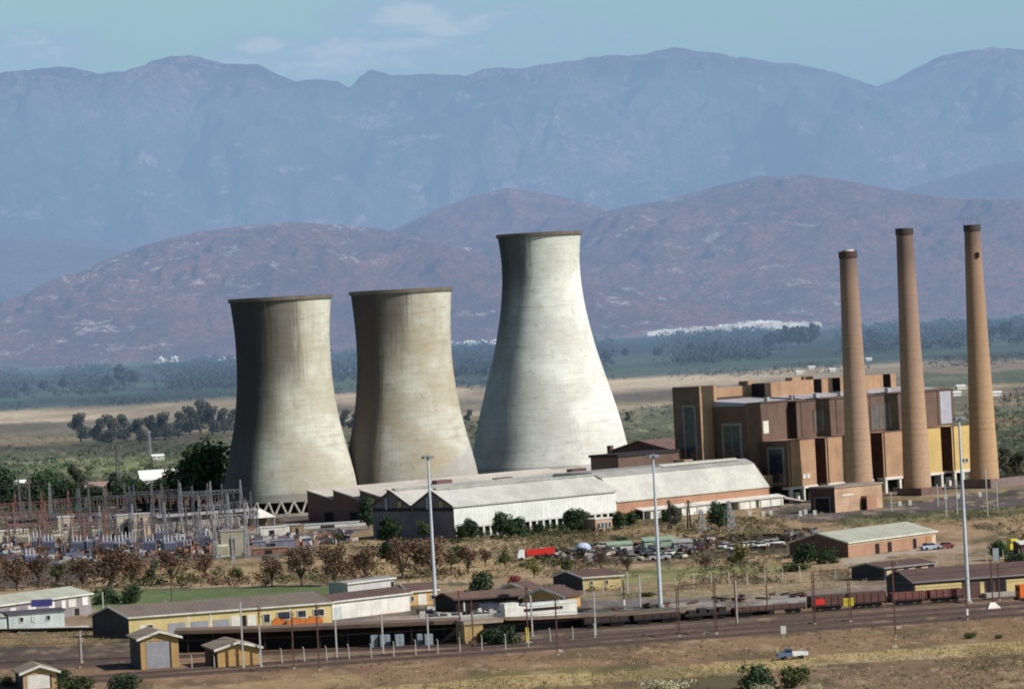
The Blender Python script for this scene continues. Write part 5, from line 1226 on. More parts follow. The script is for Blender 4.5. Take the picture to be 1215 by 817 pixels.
# red lorry with white cab
a = G(634, 664); r = empty("red_lorry", (*a, 0), math.radians(12), "bright red lorry with white cab among the scrub left of the wrecks", "lorry")
MB().box(-2.6, 5.2, -1.2, 1.2, 1.1, 1.35).build("chassis", blacks, r)
MB().prism_y([(-2.2, 1.36), (5.2, 1.36), (5.4, 3.1), (-2.4, 2.7)], -1.25, 1.25).build("load_body", redp, r)
MB().prism_y([(-4.6, .7), (-2.7, .7), (-2.7, 2.9), (-4.1, 2.9), (-4.6, 1.9)], -1.15, 1.15).build("cab", whitec, r); MB().box(-4.62, -4.1, -1.0, 1.0, 1.95, 2.6).build("windscreen", glass, r)
for x in (-3.6, .8, 3.6):
    for y in (-1.1, 1.1): MB().cyl((x, y - .15, .5), (x, y + .15, .5), .5, n=12).build("wheel", tyre, r)
# row of wrecks
paints = [mat("w_white", (.7, .7, .68)), mat("w_grey", (.3, .3, .33)), mat("w_maroon", (.14, .05, .06)), mat("w_dark", (.05, .05, .06)), mat("w_teal", (.25, .38, .36)), mat("w_cream", (.6, .55, .42)), mat("w_brown", (.12, .08, .06))]
wrk = [(690, 657, 3, "c"), (705, 660, 0, "a"), (722, 656, 6, "d"), (737, 659, 3, "e"), (752, 665, 5, "f"), (745, 654, 2, "g"), (762, 656, 3, "h"), (772, 660, 1, "i"), (783, 664, 0, "j"), (795, 659, 0, "k"), (806, 662, 5, "l"), (812, 655, 2, "m"), (822, 657, 6, "n"), (832, 653, 2, "o"), (700, 653, 6, "p"), (716, 650, 0, "q")]
wrk.sort(); names_ = ["black", "charcoal", "grey"]
pn = {0: "white", 1: "grey", 2: "maroon", 3: "black", 4: "teal", 5: "cream", 6: "brown"}
for i, (x, y, c_, _) in enumerate(wrk):
    car(x, y, rnd.uniform(0, 360), paints[c_], "%s wrecked car in the scrapyard, %s of the wrecks" % (pn[c_], ordn(i, len(wrk))), s=rnd.uniform(1.0, 1.25), group="wrecked cars in the scrapyard", name="wrecked_car")
wc = [(861, 651), (870, 653), (885, 650), (894, 649), (903, 650), (911, 648), (920, 647)]
for i, (x, y) in enumerate(wc):
    car(x, y, rnd.uniform(10, 60), paints[0], "white car in the row left of the round trees, %s" % ordn(i, len(wc)), s=1.15, group="white cars in a row")
bl = empty("blue_white_dome_tent", (*G(692, 656), 0), .3, "light blue rounded vehicle top right of the red lorry", "vehicle")
MB().lathe([(2.2, 1.0), (2.0, 2.0), (1.2, 2.7), (.05, 2.9)], 16).build("hood", mat("lightblue", (.5, .6, .75), rough=.4), bl); MB().lathe([(2.3, .5), (2.3, 1.0), (2.0, 1.1)], 16).build("base", tyre, bl)
def hutlet(px, py, L_, D_, h, ang, mw, mr, name, lb, cat):
    a = G(px, py); r = empty(name, (*a, 0), math.radians(ang), lb, cat)
    MB().box(0, L_, 0, D_, 0, h).build("wall", mw, r)
    MB().poly([(-.2, -.3, h + .02), (L_ + .2, -.3, h + .02), (L_ + .2, D_ + .2, h + .7), (-.2, D_ + .2, h + .7), (-.2, -.3, h + .2), (L_ + .2, -.3, h + .2), (L_ + .2, D_ + .2, h + .9), (-.2, D_ + .2, h + .9)], [(3, 2, 1, 0), (4, 5, 6, 7), (0, 1, 5, 4), (1, 2, 6, 5), (2, 3, 7, 6), (3, 0, 4, 7)]).build("roof", mr, r)
    window(r, L_ * .3, L_ * .5, 0, .8, h - .4, frame=whitep, t=.1)
gtarp = mat("green_tarp", (.30, .40, .30), (.24, .33, .26), scale=.5)
hutlet(722, 656, 6.5, 3, 2.0, 8, whitep, gtarp, "green_roofed_cabin", "white cabin with pale green roof in the scrapyard", "cabin")
hutlet(765, 650, 9, 4, 1.8, 10, gtarp, gtarp, "green_covered_stack", "long pale green covered stack behind the middle mast", "stack")
hutlet(800, 655, 5, 3, 2.4, 10, mat("grey_box", (.25, .27, .28)), greyr, "grey_cabin", "grey cabin at the right end of the scrapyard stacks", "cabin")
# orange wagons in front of the depot, orange digger parts
for i, (x, y, w_) in enumerate(((331, 741, 17), (350, 740.5, 20), (371, 739, 20))):
    a = G(x - 8, y + 7); r = empty("orange_trolley", (*a, 0), A17 * .6, "orange rail trolley before the yellow depot, %s of three" % ["left", "middle", "right"][i], "trolley", "orange trolleys")
    L_ = w_ * mpp(x, y) * 1.0
    MB().box(0, L_, -1, 1, .9, 1.2).build("frame", rust, r); MB().prism_y([(0, 1.2), (L_, 1.2), (L_, 2.1), (L_ * .8, 2.5), (L_ * .6, 2.1), (L_ * .5, 2.7), (L_ * .25, 2.7), (L_ * .2, 2.2), (0, 2.3)], -.9, .9).build("hopper", orange, r)
    for q in (.8, L_ - .8): MB().cyl((q, -1.05, .5), (q, -.9, .5), .5, n=12).build("wheel", tyre, r)
r = empty("orange_digger", (*G(533, 720), 0), .2, "orange digger left of the brown roofed shed, right of the leftmost mast", "digger")
MB().box(-2.6, 1.8, -1.2, 1.2, .5, 1.5).build("track_base", tyre, r); MB().prism_y([(-2.6, 1.5), (1.4, 1.5), (1.8, 2.2), (.2, 2.5), (-.2, 3.2), (-1.8, 3.2), (-2.2, 2.4)], -1, 1).build("body", orange, r); MB().bar((1.2, 0, 2), (3.2, 0, 3.6), .35).bar((3.2, 0, 3.6), (4.2, 0, 1.4), .3).build("arm", orange, r)
r = empty("orange_engine", (*G(1206, 715), 0), A17, "orange shunting engine cut by the right picture edge", "engine")
MB().box(0, 6, -1.3, 1.3, .6, 1.1).build("frame", blacks, r); MB().box(.4, 2.6, -1.25, 1.25, 1.1, 3.7).build("cab", mat("orange_red", (.75, .16, .03), rough=.5), r); MB().box(2.6, 5.8, -1, 1, 1.1, 2.6).build("hood", orange, r); MB().box(.36, .39, -.9, .9, 2.4, 3.3).build("window", glass, r)
for q in (1.2, 4.6): MB().cyl((q, -1.1, .5), (q, -.95, .5), .5, n=12).build("wheel", tyre, r)
r = empty("yellow_machine", (*G(1205, 654), 0), .4, "yellow crane machine with slanting dark jib at the right edge", "crane")
MB().prism_y([(-2, .6), (2.2, .6), (2.2, 2.2), (.4, 2.4), (.2, 3.2), (-1.6, 3.2), (-2, 2)], -1.1, 1.1).build("body", yelp, r); MB().bar((1.5, 0, 2.2), (6.2, 0, 8.6), .7, .5).build("jib", rust, r); MB().box(-2.2, 2.4, -1.3, 1.3, 0, .6).build("track_base", tyre, r)
r = empty("white_tent", (*G(1178, 724), 0), A17, "small white triangular heap under sheeting by the track at right", "tent")
MB().poly([(-1.7, -1.2, 0), (1.9, -1.1, 0), (1.5, 1.2, 0), (-1.3, 1.3, 0), (-.5, -.1, 1.7), (.7, .1, 1.6)], [(0, 1, 5, 4), (1, 2, 5), (2, 3, 4, 5), (3, 0, 4)]).build("sheet", whitep, r)
MB().box(2, 5.6, -.5, .1, 0, .18).build("plank", concrete, r)
def box_on_post(px, py, lb, w_, h_, m_, ph, name, cat):
    a = G(px, py); r = empty(name, (*a, 0), 0, lb, cat); MB().cyl((0, 0, 0), (0, 0, ph), .09, n=6).build("post", steel, r)
    MB().box(-w_ / 2, w_ / 2, -.15, .15, ph, ph + h_).build("panel", m_, r)
box_on_post(930, 757, "white lineside cabinet standing on the bare bank above the pickup", 1.0, 1.5, whitep, .9, "white_lineside_box", "cabinet")
box_on_post(923, 779, "short cream marker post left of the blue pickup", .35, 1.0, mat("cream_panel", (.6, .48, .3)), .8, "marker_post", "marker")
box_on_post(1008, 737, "square yellow sign board with blank face in front of wagons", 2.0, 1.6, yelp, 3.1, "yellow_sign", "sign")
box_on_post(1182, 667, "pale blue square post before the dark tree at right", 1.4, 3.0, mat("pale_blue_panel", (.36, .43, .47)), .4, "pale_blue_post", "post")
for i, (x, y) in enumerate(((838, 752), (664, 773), (1066, 745), (1062, 768), (629, 764), (350, 765))):
    a = G(x, y); r = MB().prism_y([(-.6, 0), (.7, 0), (.5, .35), (-.2, .5), (-.5, .3)], -.5, .5).build("pale_boulder", mat("pale_rock", (.6, .55, .45), (.45, .4, .33), scale=1)); r.location = (*a, 0)
    tag(r, ["pale block beside the tracks below the left portal", "pale lump at the foot of the pole left of centre", "pale stone by the track at right centre", "pale stone lower on the bank right of the pickup", "yellowish lump near the wide bush", "small pale lump before the canopy"][i], "stone", "pale stones along the tracks")

# heaps of scrap and stacked timber nobody would count
def clutter(name, reg, n, cols, seed, hmax=1.6):
    r_ = random.Random(seed)
    for ci, m_ in enumerate(cols):
        mb = MB(); k = 0
        while k < n:
            x = r_.uniform(reg[0], reg[1]); y = r_.uniform(reg[2], reg[3]) - (x - reg[0]) * .075
            X, Y = G(x, y); h = r_.uniform(.3, hmax); a = Vector((X, Y, h * .5)); d = Vector((r_.uniform(-1, 1), r_.uniform(-1, 1), r_.uniform(-.15, .15))).normalized() * r_.uniform(.4, 2.4)
            mb.bar(a - d, a + d, r_.uniform(.3, 1.4), h); k += 1
        tag(mb.build(name, m_), kind="stuff")
clutter("scrap_heap", (650, 975, 652, 672), 60, [wd, wr, mat("scrap_grey", (.22, .21, .22), scale=.8), blacks], 4, 1.0)
clutter("scrap_heap", (640, 850, 650, 664), 30, [mat("scrap_pale", (.5, .48, .44), scale=.8)], 6, 1.0)
clutter("yard_stacks", (690, 960, 722, 727), 12, [wd, rust], 5, .6)
clutter("yard_stacks", (500, 620, 724, 736), 30, [wd, mat("scrap_pale", (.5, .48, .44))], 8, .9)
clutter("substation_gear", (0, 300, 648, 676), 200, [mat("gear_blue", (.10, .11, .17), scale=.8), mat("gear_pale", (.45, .44, .42), scale=.8), mat("gear_rust", (.26, .13, .09), scale=.8)], 9, 1.8)
clutter("works_yard_stores", (300, 420, 640, 652), 45, [mat("gear_pale", (.45, .44, .42)), mat("gear_rust", (.26, .13, .09)), mat("gear_blue", (.10, .11, .17))], 10, 1.6)
# ------------------------------------------------------------------ light masts, line poles, portals, fences
mastm = mat("mast_grey", (.55, .60, .66), (.46, .50, .56), scale=.4, rough=.5)
def height_for(px, py, top):
    X, Y = G(px, py); return solve(lambda z: -proj(X, Y, z)[1], 0, 120, -top)
for (px, py, top, lb) in ((517, 722, 541, "leftmost tall floodlight mast, in front of the dark gables"), (784, 720, 540, "middle tall floodlight mast, in front of the brick hall"), (1149, 715, 495, "rightmost tall floodlight mast, between the two right chimneys")):
    a = G(px, py); h = height_for(px, py, top); r = empty("floodlight_mast", (*a, 0), 0, lb, "light mast", "tall floodlight masts")
    MB().cyl((0, 0, 0), (0, 0, h), .46, .22, 10).build("pole", mastm, r)
    MB().cyl((0, 0, 0), (0, 0, .5), .8, n=10).build("base", concrete, r)
    MB().lathe([(.2, h - .6), (1.05, h - .3), (1.05, h + .1), (.2, h + .25)], 12).build("ring", mat("mast_head", (.30, .32, .35), scale=.5), r)
    for k in range(6):
        t = k * math.pi / 3; MB().box(-.28, .28, -.12, .12, -.3, .3).build("floodlight", steel, r).location = (1.15 * math.cos(t), 1.15 * math.sin(t), h - .2)

def pole(px, py, top, lb, w_=.2, m_=None, arm=None, name="line_pole", group=None, tip=False):
    a = G(px, py); h = height_for(px, py, top); r = empty(name, (*a, 0), A17, lb, "pole", group); m_ = m_ or rust
    MB().box(-w_ / 2, w_ / 2, -w_ / 2, w_ / 2, 0, h).build("post", m_, r)
    MB().box(-w_, w_, -w_, w_, 0, .35).build("footing", concrete, r)
    if arm:
        MB().bar((0, 0, h - .9), (0, -arm, h - .3), .1).bar((0, 0, h - 2.2), (0, -arm, h - 1.9), .08).bar((0, 0, h - 2.2), (0, -arm, h - .4), .06).build("arm", m_, r)
        for q in (h - .35, h - 1.9): MB().cyl((0, -arm, q - .3), (0, -arm, q + .1), .1, n=6).build("insulator", mat("insulator", (.35, .28, .22)), r)
    if tip: MB().box(-w_ * .9, w_ * .9, -w_ * .9, w_ * .9, h * .12, h * .12 + 1.3).build("marker_band", whitep, r)
    return r
ohl = [(239, 0)]
darkp = [(310, 790, 718, 1), (349, 793, 724, 1), (379, 795, 716, 1), (547, 764, 700, 0), (562, 770, 712, 0), (627, 764, 694, 1), (662, 777, 707, 1), (874, 742, 680, 0), (911, 730, 690, 0), (1063, 755, 664, 1), (1148, 735, 690, 0), (1178, 717, 664, 0), (95, 792, 755, 0), (741, 722, 688, 0), (1186, 712, 668, 0), (205, 735, 684, 0)]
darkp.sort()
for i, (x, y, t, m_) in enumerate(darkp): pole(x, y, t, "dark slim line pole along the railway, %s of them" % ordn(i, len(darkp)), .22, rust, 2.2 if m_ else None, group="dark line poles along the railway", tip=(i % 4 == 1))
pale = [(97, 786, 748), (124, 750, 702), (198, 742, 712), (287, 741, 712), (289, 792, 714), (310, 791, 740), (400, 782, 735), (455, 776, 728), (509, 774, 728), (632, 755, 706), (707, 755, 702), (875, 741, 688), (745, 704, 678), (760, 720, 682)]
pale.sort()
for i, (x, y, t) in enumerate(pale): pole(x, y, t, "pale grey round pole in the railway yard, %s of them" % ordn(i, len(pale)), .3, mat("pale_pole", (.42, .42, .42)), group="pale poles in the yard", name="yard_pole")
p_ = pole(626, 763, 744, "short yellow and pale post beside the wide bush", .6, yelp, name="marker_post")

def portal(x0, y0, t0, x1, y1, t1, lb):
    a = G(x0, y0); b = G(x1, y1); an_ = math.atan2(b[1] - a[1], b[0] - a[0]); L_ = math.dist(a, b); h = height_for(x0, y0, t0)
    r = empty("catenary_portal", (*a, 0), an_, lb, "gantry", "catenary portals over the tracks")
    for x in (0, L_):
        m_ = MB()
        for q in (-.2, .2): m_.box(x + q - .06, x + q + .06, -.12, .12, 0, h)
        for k in range(int(h)): m_.bar((x - .2, 0, k), (x + .2, 0, k + 1), .05)
        m_.build("column", rust, r); MB().box(x - .3, x + .3, -.3, .3, 0, .4).build("footing", concrete, r)
    m_ = MB().box(-.2, L_ + .2, -.12, .12, h - .1, h + .05).box(-.2, L_ + .2, -.12, .12, h - .75, h - .63); n = max(4, int(L_ / .9))
    for k in range(n): m_.bar((L_ * k / n, 0, h - .7 if k % 2 else h), (L_ * (k + 1) / n, 0, h if k % 2 else h - .7), .06)
    m_.bar((0, 0, h - 2), (1.3, 0, h - .7), .1).bar((L_, 0, h - 2), (L_ - 1.3, 0, h - .7), .1)
    m_.build("beam", rust, r)
    for k in (.3, .7): MB().cyl((L_ * k, 0, h - 1.4), (L_ * k, 0, h - .75), .12, n=6).build("insulator", mat("insulator", (.35, .28, .22)), r)
portal(806, 755, 694, 850, 752, 695, "catenary portal right of the middle mast")
portal(967, 741, 678, 1009, 738, 676, "catenary portal over the rusty wagons, by the yellow sign")
# contact wires between the pole line
def wires(name, pts, zoff, m_, lb):
    mb = MB()
    for (x0, y0, h0), (x1, y1, h1) in zip(pts[:-1], pts[1:]):
        a = Vector((*G(x0, y0), h0)); b = Vector((*G(x1, y1), h1)); n = 8; P = []
        for k in range(n + 1):
            t = k / n; p = a.lerp(b, t); p.z -= zoff * 4 * t * (1 - t); P.append(p)
        for k in range(n): mb.cyl(P[k], P[k + 1], .035, n=4, cap=False)
    tag(mb.build(name, m_), lb, "wire", "overhead wires")
wires("overhead_wire", [(-60, 806, 8), (379, 795, 8), (662, 777, 8), (850, 752, 7.5), (1009, 738, 7.5), (1250, 724, 8)], .5, blacks, "upper overhead wire above the nearest tracks")
wires("overhead_wire", [(-60, 806, 6.4), (379, 795, 6.4), (662, 777, 6.4), (850, 752, 6), (1009, 738, 6), (1250, 724, 6.4)], .1, blacks, "lower overhead wire above the nearest tracks")
wires("overhead_wire", [(560, 757, 7), (806, 740, 7), (967, 730, 7), (1250, 708, 7)], .3, blacks, "overhead wire above the siding with the wagons")

post_mesh = MB().poly([(-.09, -.09, 0), (.09, -.09, 0), (.09, .09, 0), (-.09, .09, 0), (-.07, -.07, 2.6), (.07, -.07, 2.6), (.07, .07, 2.6), (-.07, .07, 2.6)], [(0, 1, 5, 4), (1, 2, 6, 5), (2, 3, 7, 6), (3, 0, 4, 7)]).bar((0, 0, 2.55), (-.28, -.28, 3.0), .13).mesh("fence_post", mat("post_concrete", (.46, .45, .40), (.36, .35, .32), scale=1))
def fence(p0, p1, n, lb, mesh_lb, group, s=1.0, wires_=True):
    a = Vector((*G(*p0), 0)); b = Vector((*G(*p1), 0)); rg = random.Random(n)
    for k in range(n):
        p = a.lerp(b, k / (n - 1)); o = bpy.data.objects.new("fence_post", post_mesh); COL.objects.link(o); o.location = p; o.rotation_euler = (rg.uniform(-.03, .03), rg.uniform(-.04, .04), A17); o.scale = (s, s, s * rg.uniform(.92, 1.05))
        tag(o, lb % ordn(k, n), "fence post", group)
    if wires_:
        mb = MB(); d = (b - a)
        for z in (.5, 1.2, 1.9, 2.5): mb.cyl(a + Vector((0, 0, z * s)), b + Vector((0, 0, z * s)), .02, n=4)
        m_, nt_, b_ = base_mat("wire_mesh", .6)
        tag(mb.build("fence_wire", blacks), mesh_lb, "fence wire", "fence wires")
fence((228, 795), (572, 771), 14, "concrete fence post before the loading canopy, %s", "fence wires before the loading canopy", "fence posts before the loading canopy")
fence((600, 770), (706, 757), 5, "concrete fence post right of the wide platform bush, %s", "fence wires right of the wide platform bush", "fence posts right of the platform bush")
fence((671, 706), (738, 702), 4, "concrete fence post at the yellow hut, %s", "fence wires at the yellow hut", "fence posts at the yellow hut", .85)
fence((760, 702), (1012, 685), 13, "white fence post right of the middle mast, %s in the row", "fence wires right of the middle mast", "white fence posts right of the middle mast", 1.15)
fence((1112, 670), (1210, 664), 6, "pale fence post behind the goods shed, %s", "fence wires behind the goods shed", "fence posts behind the goods shed", .9)
# street lamps and bollards on the station road
for i, (x, y, t) in enumerate(((1123, 612, 574), (1136, 609, 568), (1172, 612, 556), (1184, 604, 572), (1058, 606, 583), (1113, 600, 574))):
    pole(x, y, t, "thin grey lamp pole on the power station road, %s" % ["first right of the pump house", "between middle and right chimneys", "close to the rightmost chimney", "furthest right", "by the pump house end", "small one by the white posts"][i], .28, steel, name="lamp_pole")
for i, (x, y) in enumerate(((906, 612), (915, 611), (950, 612), (956, 610), (967, 611), (1068, 600), (1080, 599), (1122, 592), (1137, 591), (1163, 589), (890, 612))):
    a = G(x, y); r = MB().box(-.5, .5, -.4, .4, 0, 1.5).build("white_bollard", whitep); r.location = (*a, 0); tag(r, "small white block along the station road, %s" % ordn(sorted([906, 915, 950, 956, 967, 1068, 1080, 1122, 1137, 1163, 890]).index(x), 11), "bollard", "white blocks along the station road")

# ------------------------------------------------------------------ pylons and substation
def lattice(mb, x, y, h, w0, w1, step=1.6, t=.16, y0=0):
    n = max(3, int(h / step))
    for k in range(n):
        z0 = h * k / n; z1 = h * (k + 1) / n; a = w0 + (w1 - w0) * k / n; b = w0 + (w1 - w0) * (k + 1) / n
        for sx, sy in ((-1, -1), (1, -1), (1, 1), (-1, 1)): mb.bar((x + sx * a, y + sy * a, z0), (x + sx * b, y + sy * b, z1), t)
        mb.bar((x - a, y - a, z0), (x + b, y - b, z1), t * .7).bar((x + a, y - a, z0), (x - b, y - b, z1), t * .7).bar((x + a, y - a, z0), (x + b, y + b, z1), t * .7).bar((x - a, y + a, z0), (x - b, y - b, z1), t * .7)
        mb.bar((x - b, y - b, z1), (x + b, y - b, z1), t * .7)
grs = mat("grey_lattice_steel", (.16, .155, .175), (.10, .10, .12), scale=.6, rough=.6)
rds = mat("red_lead_steel", (.30, .14, .12), (.22, .11, .10), scale=.6, rough=.6)
lgs = mat("light_lattice_steel", (.34, .35, .38), (.26, .27, .30), scale=.6, rough=.6)
def pylon(px, py, top, lb, w=1.6, m_=None, arms=2, group=None, name="lattice_pylon"):
    a = G(px, py); h = height_for(px, py, top); r = empty(name, (*a, 0), rnd.uniform(.2, .9), lb, "pylon", group); m_ = m_ or grs
    mb = MB(); lattice(mb, 0, 0, h, w, w * .25); mb.build("tower", m_, r)
    for k in range(arms):
        z = h - .5 - k * 2.2; m2 = MB().bar((-w * 1.7, 0, z), (0, 0, z + .8), .12).bar((w * 1.7, 0, z), (0, 0, z + .8), .12).bar((-w * 1.7, 0, z), (w * 1.7, 0, z), .14); m2.build("crossarm", m_, r)
        for s in (-1, 1): MB().cyl((s * w * 1.6, 0, z - 1.1), (s * w * 1.6, 0, z), .13, n=6).build("insulator", mat("insulator", (.35, .28, .22)), r)
    return r
pylon(866, 630, 594, "lattice pylon beside the dark tree before the brick hall", 1.5, lgs, 0)
pylon(833, 632, 605, "small lattice pylon left of the dark tree by the hall", 1.2, lgs, 1)
pylon(818, 627, 594, "timber style H pole in front of the brick hall, right one", .5, blacks, 1)
pylon(795, 628, 594, "H pole in front of the brick hall, just right of the middle mast", .5, blacks, 1)
pylon(142, 600, 527, "tall thin lattice pylon rising above the left substation", 1.0, grs, 3)
pylon(178, 538, 511, "far pale lattice pylon before the grove", .8, lgs, 1)
gm = {0: grs, 1: rds, 2: lgs}
def gantry(px, py, span, top, k, m_, lb, ang):
    a = G(px, py); h = height_for(px, py, top); r = empty("substation_gantry", (*a, 0), ang, lb, "gantry", "lattice gantries of the substation")
    for q in range(k + 1):
        mb = MB(); lattice(mb, span * q, 0, h + 3.2, .75, .12, 1.7, .13); mb.build("column", m_, r)
    mb = MB()
    n = int(span * k / 1.3)
    for j in range(n):
        x0 = span * k * j / n; x1 = span * k * (j + 1) / n
        for s in (-.5, .5): mb.bar((x0, s, h), (x1, s, h), .11)
        mb.bar((x0, -.5, h), (x1, -.5, h - 1), .09).bar((x0, 0, h - 1), (x1, 0, h - 1), .12).bar((x0, .5, h), (x1, 0, h - 1), .08)
    mb.build("beam", m_, r)
    for q in range(k):
        for s in (.25, .5, .75):
            x = span * (q + s); MB().cyl((x, 0, h - 3), (x, 0, h - 1), .17, n=6).build("insulator", mat("insulator_brown", (.20, .12, .09)), r)
SG = [(-12, 628, 9, 598, 3, 1), (30, 640, 10, 606, 3, 0), (62, 622, 9, 592, 3, 0), (96, 630, 9, 590, 3, 0), (120, 645, 10, 612, 2, 2), (150, 625, 9, 584, 2, 0), (182, 632, 9, 588, 2, 0), (196, 645, 9, 590, 2, 0), (216, 622, 10, 584, 2, 2), (10, 655, 10, 622, 3, 1), (76, 656, 10, 624, 3, 0),
      (238, 640, 9, 600, 1, 2), (256, 664, 9, 612, 1, 2), (-20, 646, 10, 610, 2, 1), (166, 656, 9, 622, 2, 0), (270, 632, 8, 596, 1, 0)]
SG.sort()
for i, (x, y, sp_, top, k, c_) in enumerate(SG):
    gantry(x, y, sp_, top, k, gm[c_], "%s steel gantry in the substation, %s by its left foot" % (["grey", "reddish", "light grey"][c_], ordn(i, len(SG))), rnd.choice([.05, .12, .3]))
rg = random.Random(5)
spikes = sorted([(18, 648), (24, 612), (36, 614), (52, 652), (60, 610), (84, 655), (100, 640), (106, 612), (126, 618), (138, 642), (158, 612), (170, 646), (176, 612), (190, 618), (205, 650), (210, 610), (222, 640), (228, 612), (234, 650), (246, 618), (262, 625), (268, 610), (280, 640), (306, 640), (308, 612), (276, 668), (290, 620)])
for i, (x, y) in enumerate(spikes):
    pylon(x, y, y - rg.uniform(26, 48), "slender lattice post in the substation, %s" % ordn(i, len(spikes)), .55, rg.choice([grs, grs, grs, rds, lgs]), rg.choice([0, 1]), "slender lattice posts in the substation", "lattice_post")
tg = mat("transformer_grey", (.20, .22, .30), (.14, .15, .22), scale=.6); tw_ = mat("cream_equipment", (.58, .55, .44), (.45, .42, .34), scale=.6)
trs = sorted([(45, 650, 0), (58, 654, 0), (92, 655, 0), (108, 654, 0), (128, 655, 0), (142, 656, 0), (150, 652, 0), (12, 648, 1), (28, 647, 1), (80, 642, 1), (165, 640, 1), (178, 655, 0), (200, 656, 0), (215, 654, 0), (36, 672, 0), (70, 646, 1), (245, 648, 0), (262, 660, 1), (190, 643, 0), (116, 640, 1)])
for i, (x, y, c_) in enumerate(trs):
    a = G(x, y); m_ = tw_ if c_ else tg; r = empty("transformer", (*a, 0), rg.uniform(0, .5), "%s transformer in the substation, %s" % ("cream" if c_ else "dark blue grey", ordn(i, len(trs))), "transformer", "transformers in the substation")
    MB().box(-1.9, 1.9, -1.3, 1.3, .4, 3.4).build("tank", m_, r); m2 = MB()
    for k in range(8): m2.box(-1.8 + k * .5, -1.62 + k * .5, -1.8, -1.3, .8, 3.0)
    m2.build("radiator", m_, r); MB().cyl((-1.5, .6, 4.1), (1.5, .6, 4.1), .4, n=10).build("conservator", m_, r)
    for k in (-1, 0, 1): MB().cyl((k * 1.1, -.3, 3.4), (k * 1.1, -.3, 5.4), .2, .1, 6).build("bushing", whitep if not c_ else mat("insulator_brown", (.20, .12, .09)), r)
    MB().box(-2.2, 2.2, -1.9, 1.5, 0, .4).build("plinth", concrete, r)
isos = []
for i in range(44):
    x = rg.uniform(-5, 320); y = rg.uniform(626, 662) - .02 * x; isos.append((x, y))
isos.sort()
iso_st = MB().box(-.12, .12, -.12, .12, 0, 2.4).box(1.9, 2.1, -.12, .12, 0, 2.4).box(-.4, 2.5, -.2, .2, 2.4, 2.6).mesh("stand", grs)
iso_in = MB().cyl((0, 0, 2.6), (0, 0, 4.2), .18, .12, 6).cyl((1, 0, 2.6), (1, 0, 4.2), .18, .12, 6).cyl((2, 0, 2.6), (2, 0, 4.2), .18, .12, 6).mesh("insulator", mat("insulator_pale", (.5, .47, .45), scale=.8))
for i, (x, y) in enumerate(isos):
    r = empty("switch_stand", (*G(x, y), 0), rg.uniform(0, 1.5), "switch stand with three pale insulators in the substation yard", "switch gear", "switch stands in the substation yard")
    for n_, me in (("stand", iso_st), ("insulator", iso_in)):
        c_ = bpy.data.objects.new(n_, me); COL.objects.link(c_); c_.parent = r
# conveyor-like pale beam left of the tower, canopy, sheds at the tower foot
def slab(px0, py0, px1, py1, top0, name, lb, cat, th, dpt, m_, posts=6):
    a = G(px0, py0); b = G(px1, py1); an_ = math.atan2(b[1] - a[1], b[0] - a[0]); L_ = math.dist(a, b); h = height_for(px0, py0, top0)
    r = empty(name, (*a, 0), an_, lb, cat)
    MB().box(0, L_, 0, dpt, h - th, h).build("beam", m_, r)
    for k in range(posts): x = L_ * (k + .5) / posts; MB().box(x - .2, x + .2, .2, .6, 0, h - th).build("post", concrete, r)
    MB().box(0, L_, dpt * .6, dpt * .6 + .2, 0, h - th).build("wall", mat("tan_wall", (.34, .31, .26), scale=.4), r)
slab(186, 628, 306, 619, 611, "pipe_bridge", "long pale bridge-like beam left of the leftmost tower's foot", "bridge", .9, 3, mat("beam_grey", (.38, .38, .40)))
r = empty("white_canopy", (*G(309, 623), 0), .5, "white pyramid shaped canopy roof at the leftmost tower's foot", "canopy")
MB().poly([(-4, -4, 2.6), (4, -4, 2.6), (4, 4, 2.6), (-4, 4, 2.6), (0, 0, 5.6)], [(0, 1, 4), (1, 2, 4), (2, 3, 4), (3, 0, 4), (3, 2, 1, 0)]).build("roof", whitep, r)
for sx in (-3.4, 3.4):
    for sy in (-3.4, 3.4): MB().box(sx - .15, sx + .15, sy - .15, sy + .15, 0, 2.6).build("post", steel, r)
MB().box(-3, 3, 1, 3, 0, 2.4).build("wall", mat("ochre_wall", (.34, .24, .15), scale=.5), r)
def sbox(px, py, w_, d_, h, ang, m_, mr, name, lb, cat="hut"):
    r = empty(name, (*G(px, py), 0), math.radians(ang), lb, cat); MB().box(0, w_, 0, d_, 0, h).build("wall", m_, r); MB().box(-.2, w_ + .2, -.2, d_ + .2, h, h + .25).build("roof", mr, r)
    window(r, w_ * .35, w_ * .55, 0, 0, h * .7, pane=dark, frame=False, name="door"); return r
sbox(309, 637, 8, 4, 2.8, 12, whitep, whitep, "white_hut", "long white hut below the white canopy")
sbox(338, 631, 5, 3, 2.0, 12, whitep, tealw, "white_hut", "small white hut by the tower legs")
sbox(346, 633, 4, 3, 2.4, 12, mat("ochre_wall", (.34, .24, .15)), roofT, "ochre_hut", "small ochre hut at the tower legs")
sbox(300, 652, 12, 5, 2.2, 8, mat("slate_wall", (.20, .21, .27), scale=.4), mat("slate_roof", (.26, .27, .32), scale=.4), "slate_hut", "low slate grey building in front of the white hut")
sbox(240, 645, 5, 3, 1.8, 8, SHW, mat("maroon_roof", (.10, .05, .05)), "maroon_hut", "dark maroon hut with white base in the substation")
sbox(263, 660, 7, 4, 7, 10, mat("stone_wall", (.36, .34, .27), (.28, .26, .2), scale=.4), concrete, "stone_block", "pale stone coloured block at the right of the substation")
sbox(300, 658, 10, 3, 1.6, 8, mat("brick_low", (.28, .13, .10), scale=.5), roofT, "brick_hut", "low red brown brick hut left of the row of brown trees", "hut")
sbox(0, 648, 9, 5, 4.6, 8, tw_, whitep, "cream_building", "cream substation building cut by left edge", "building")
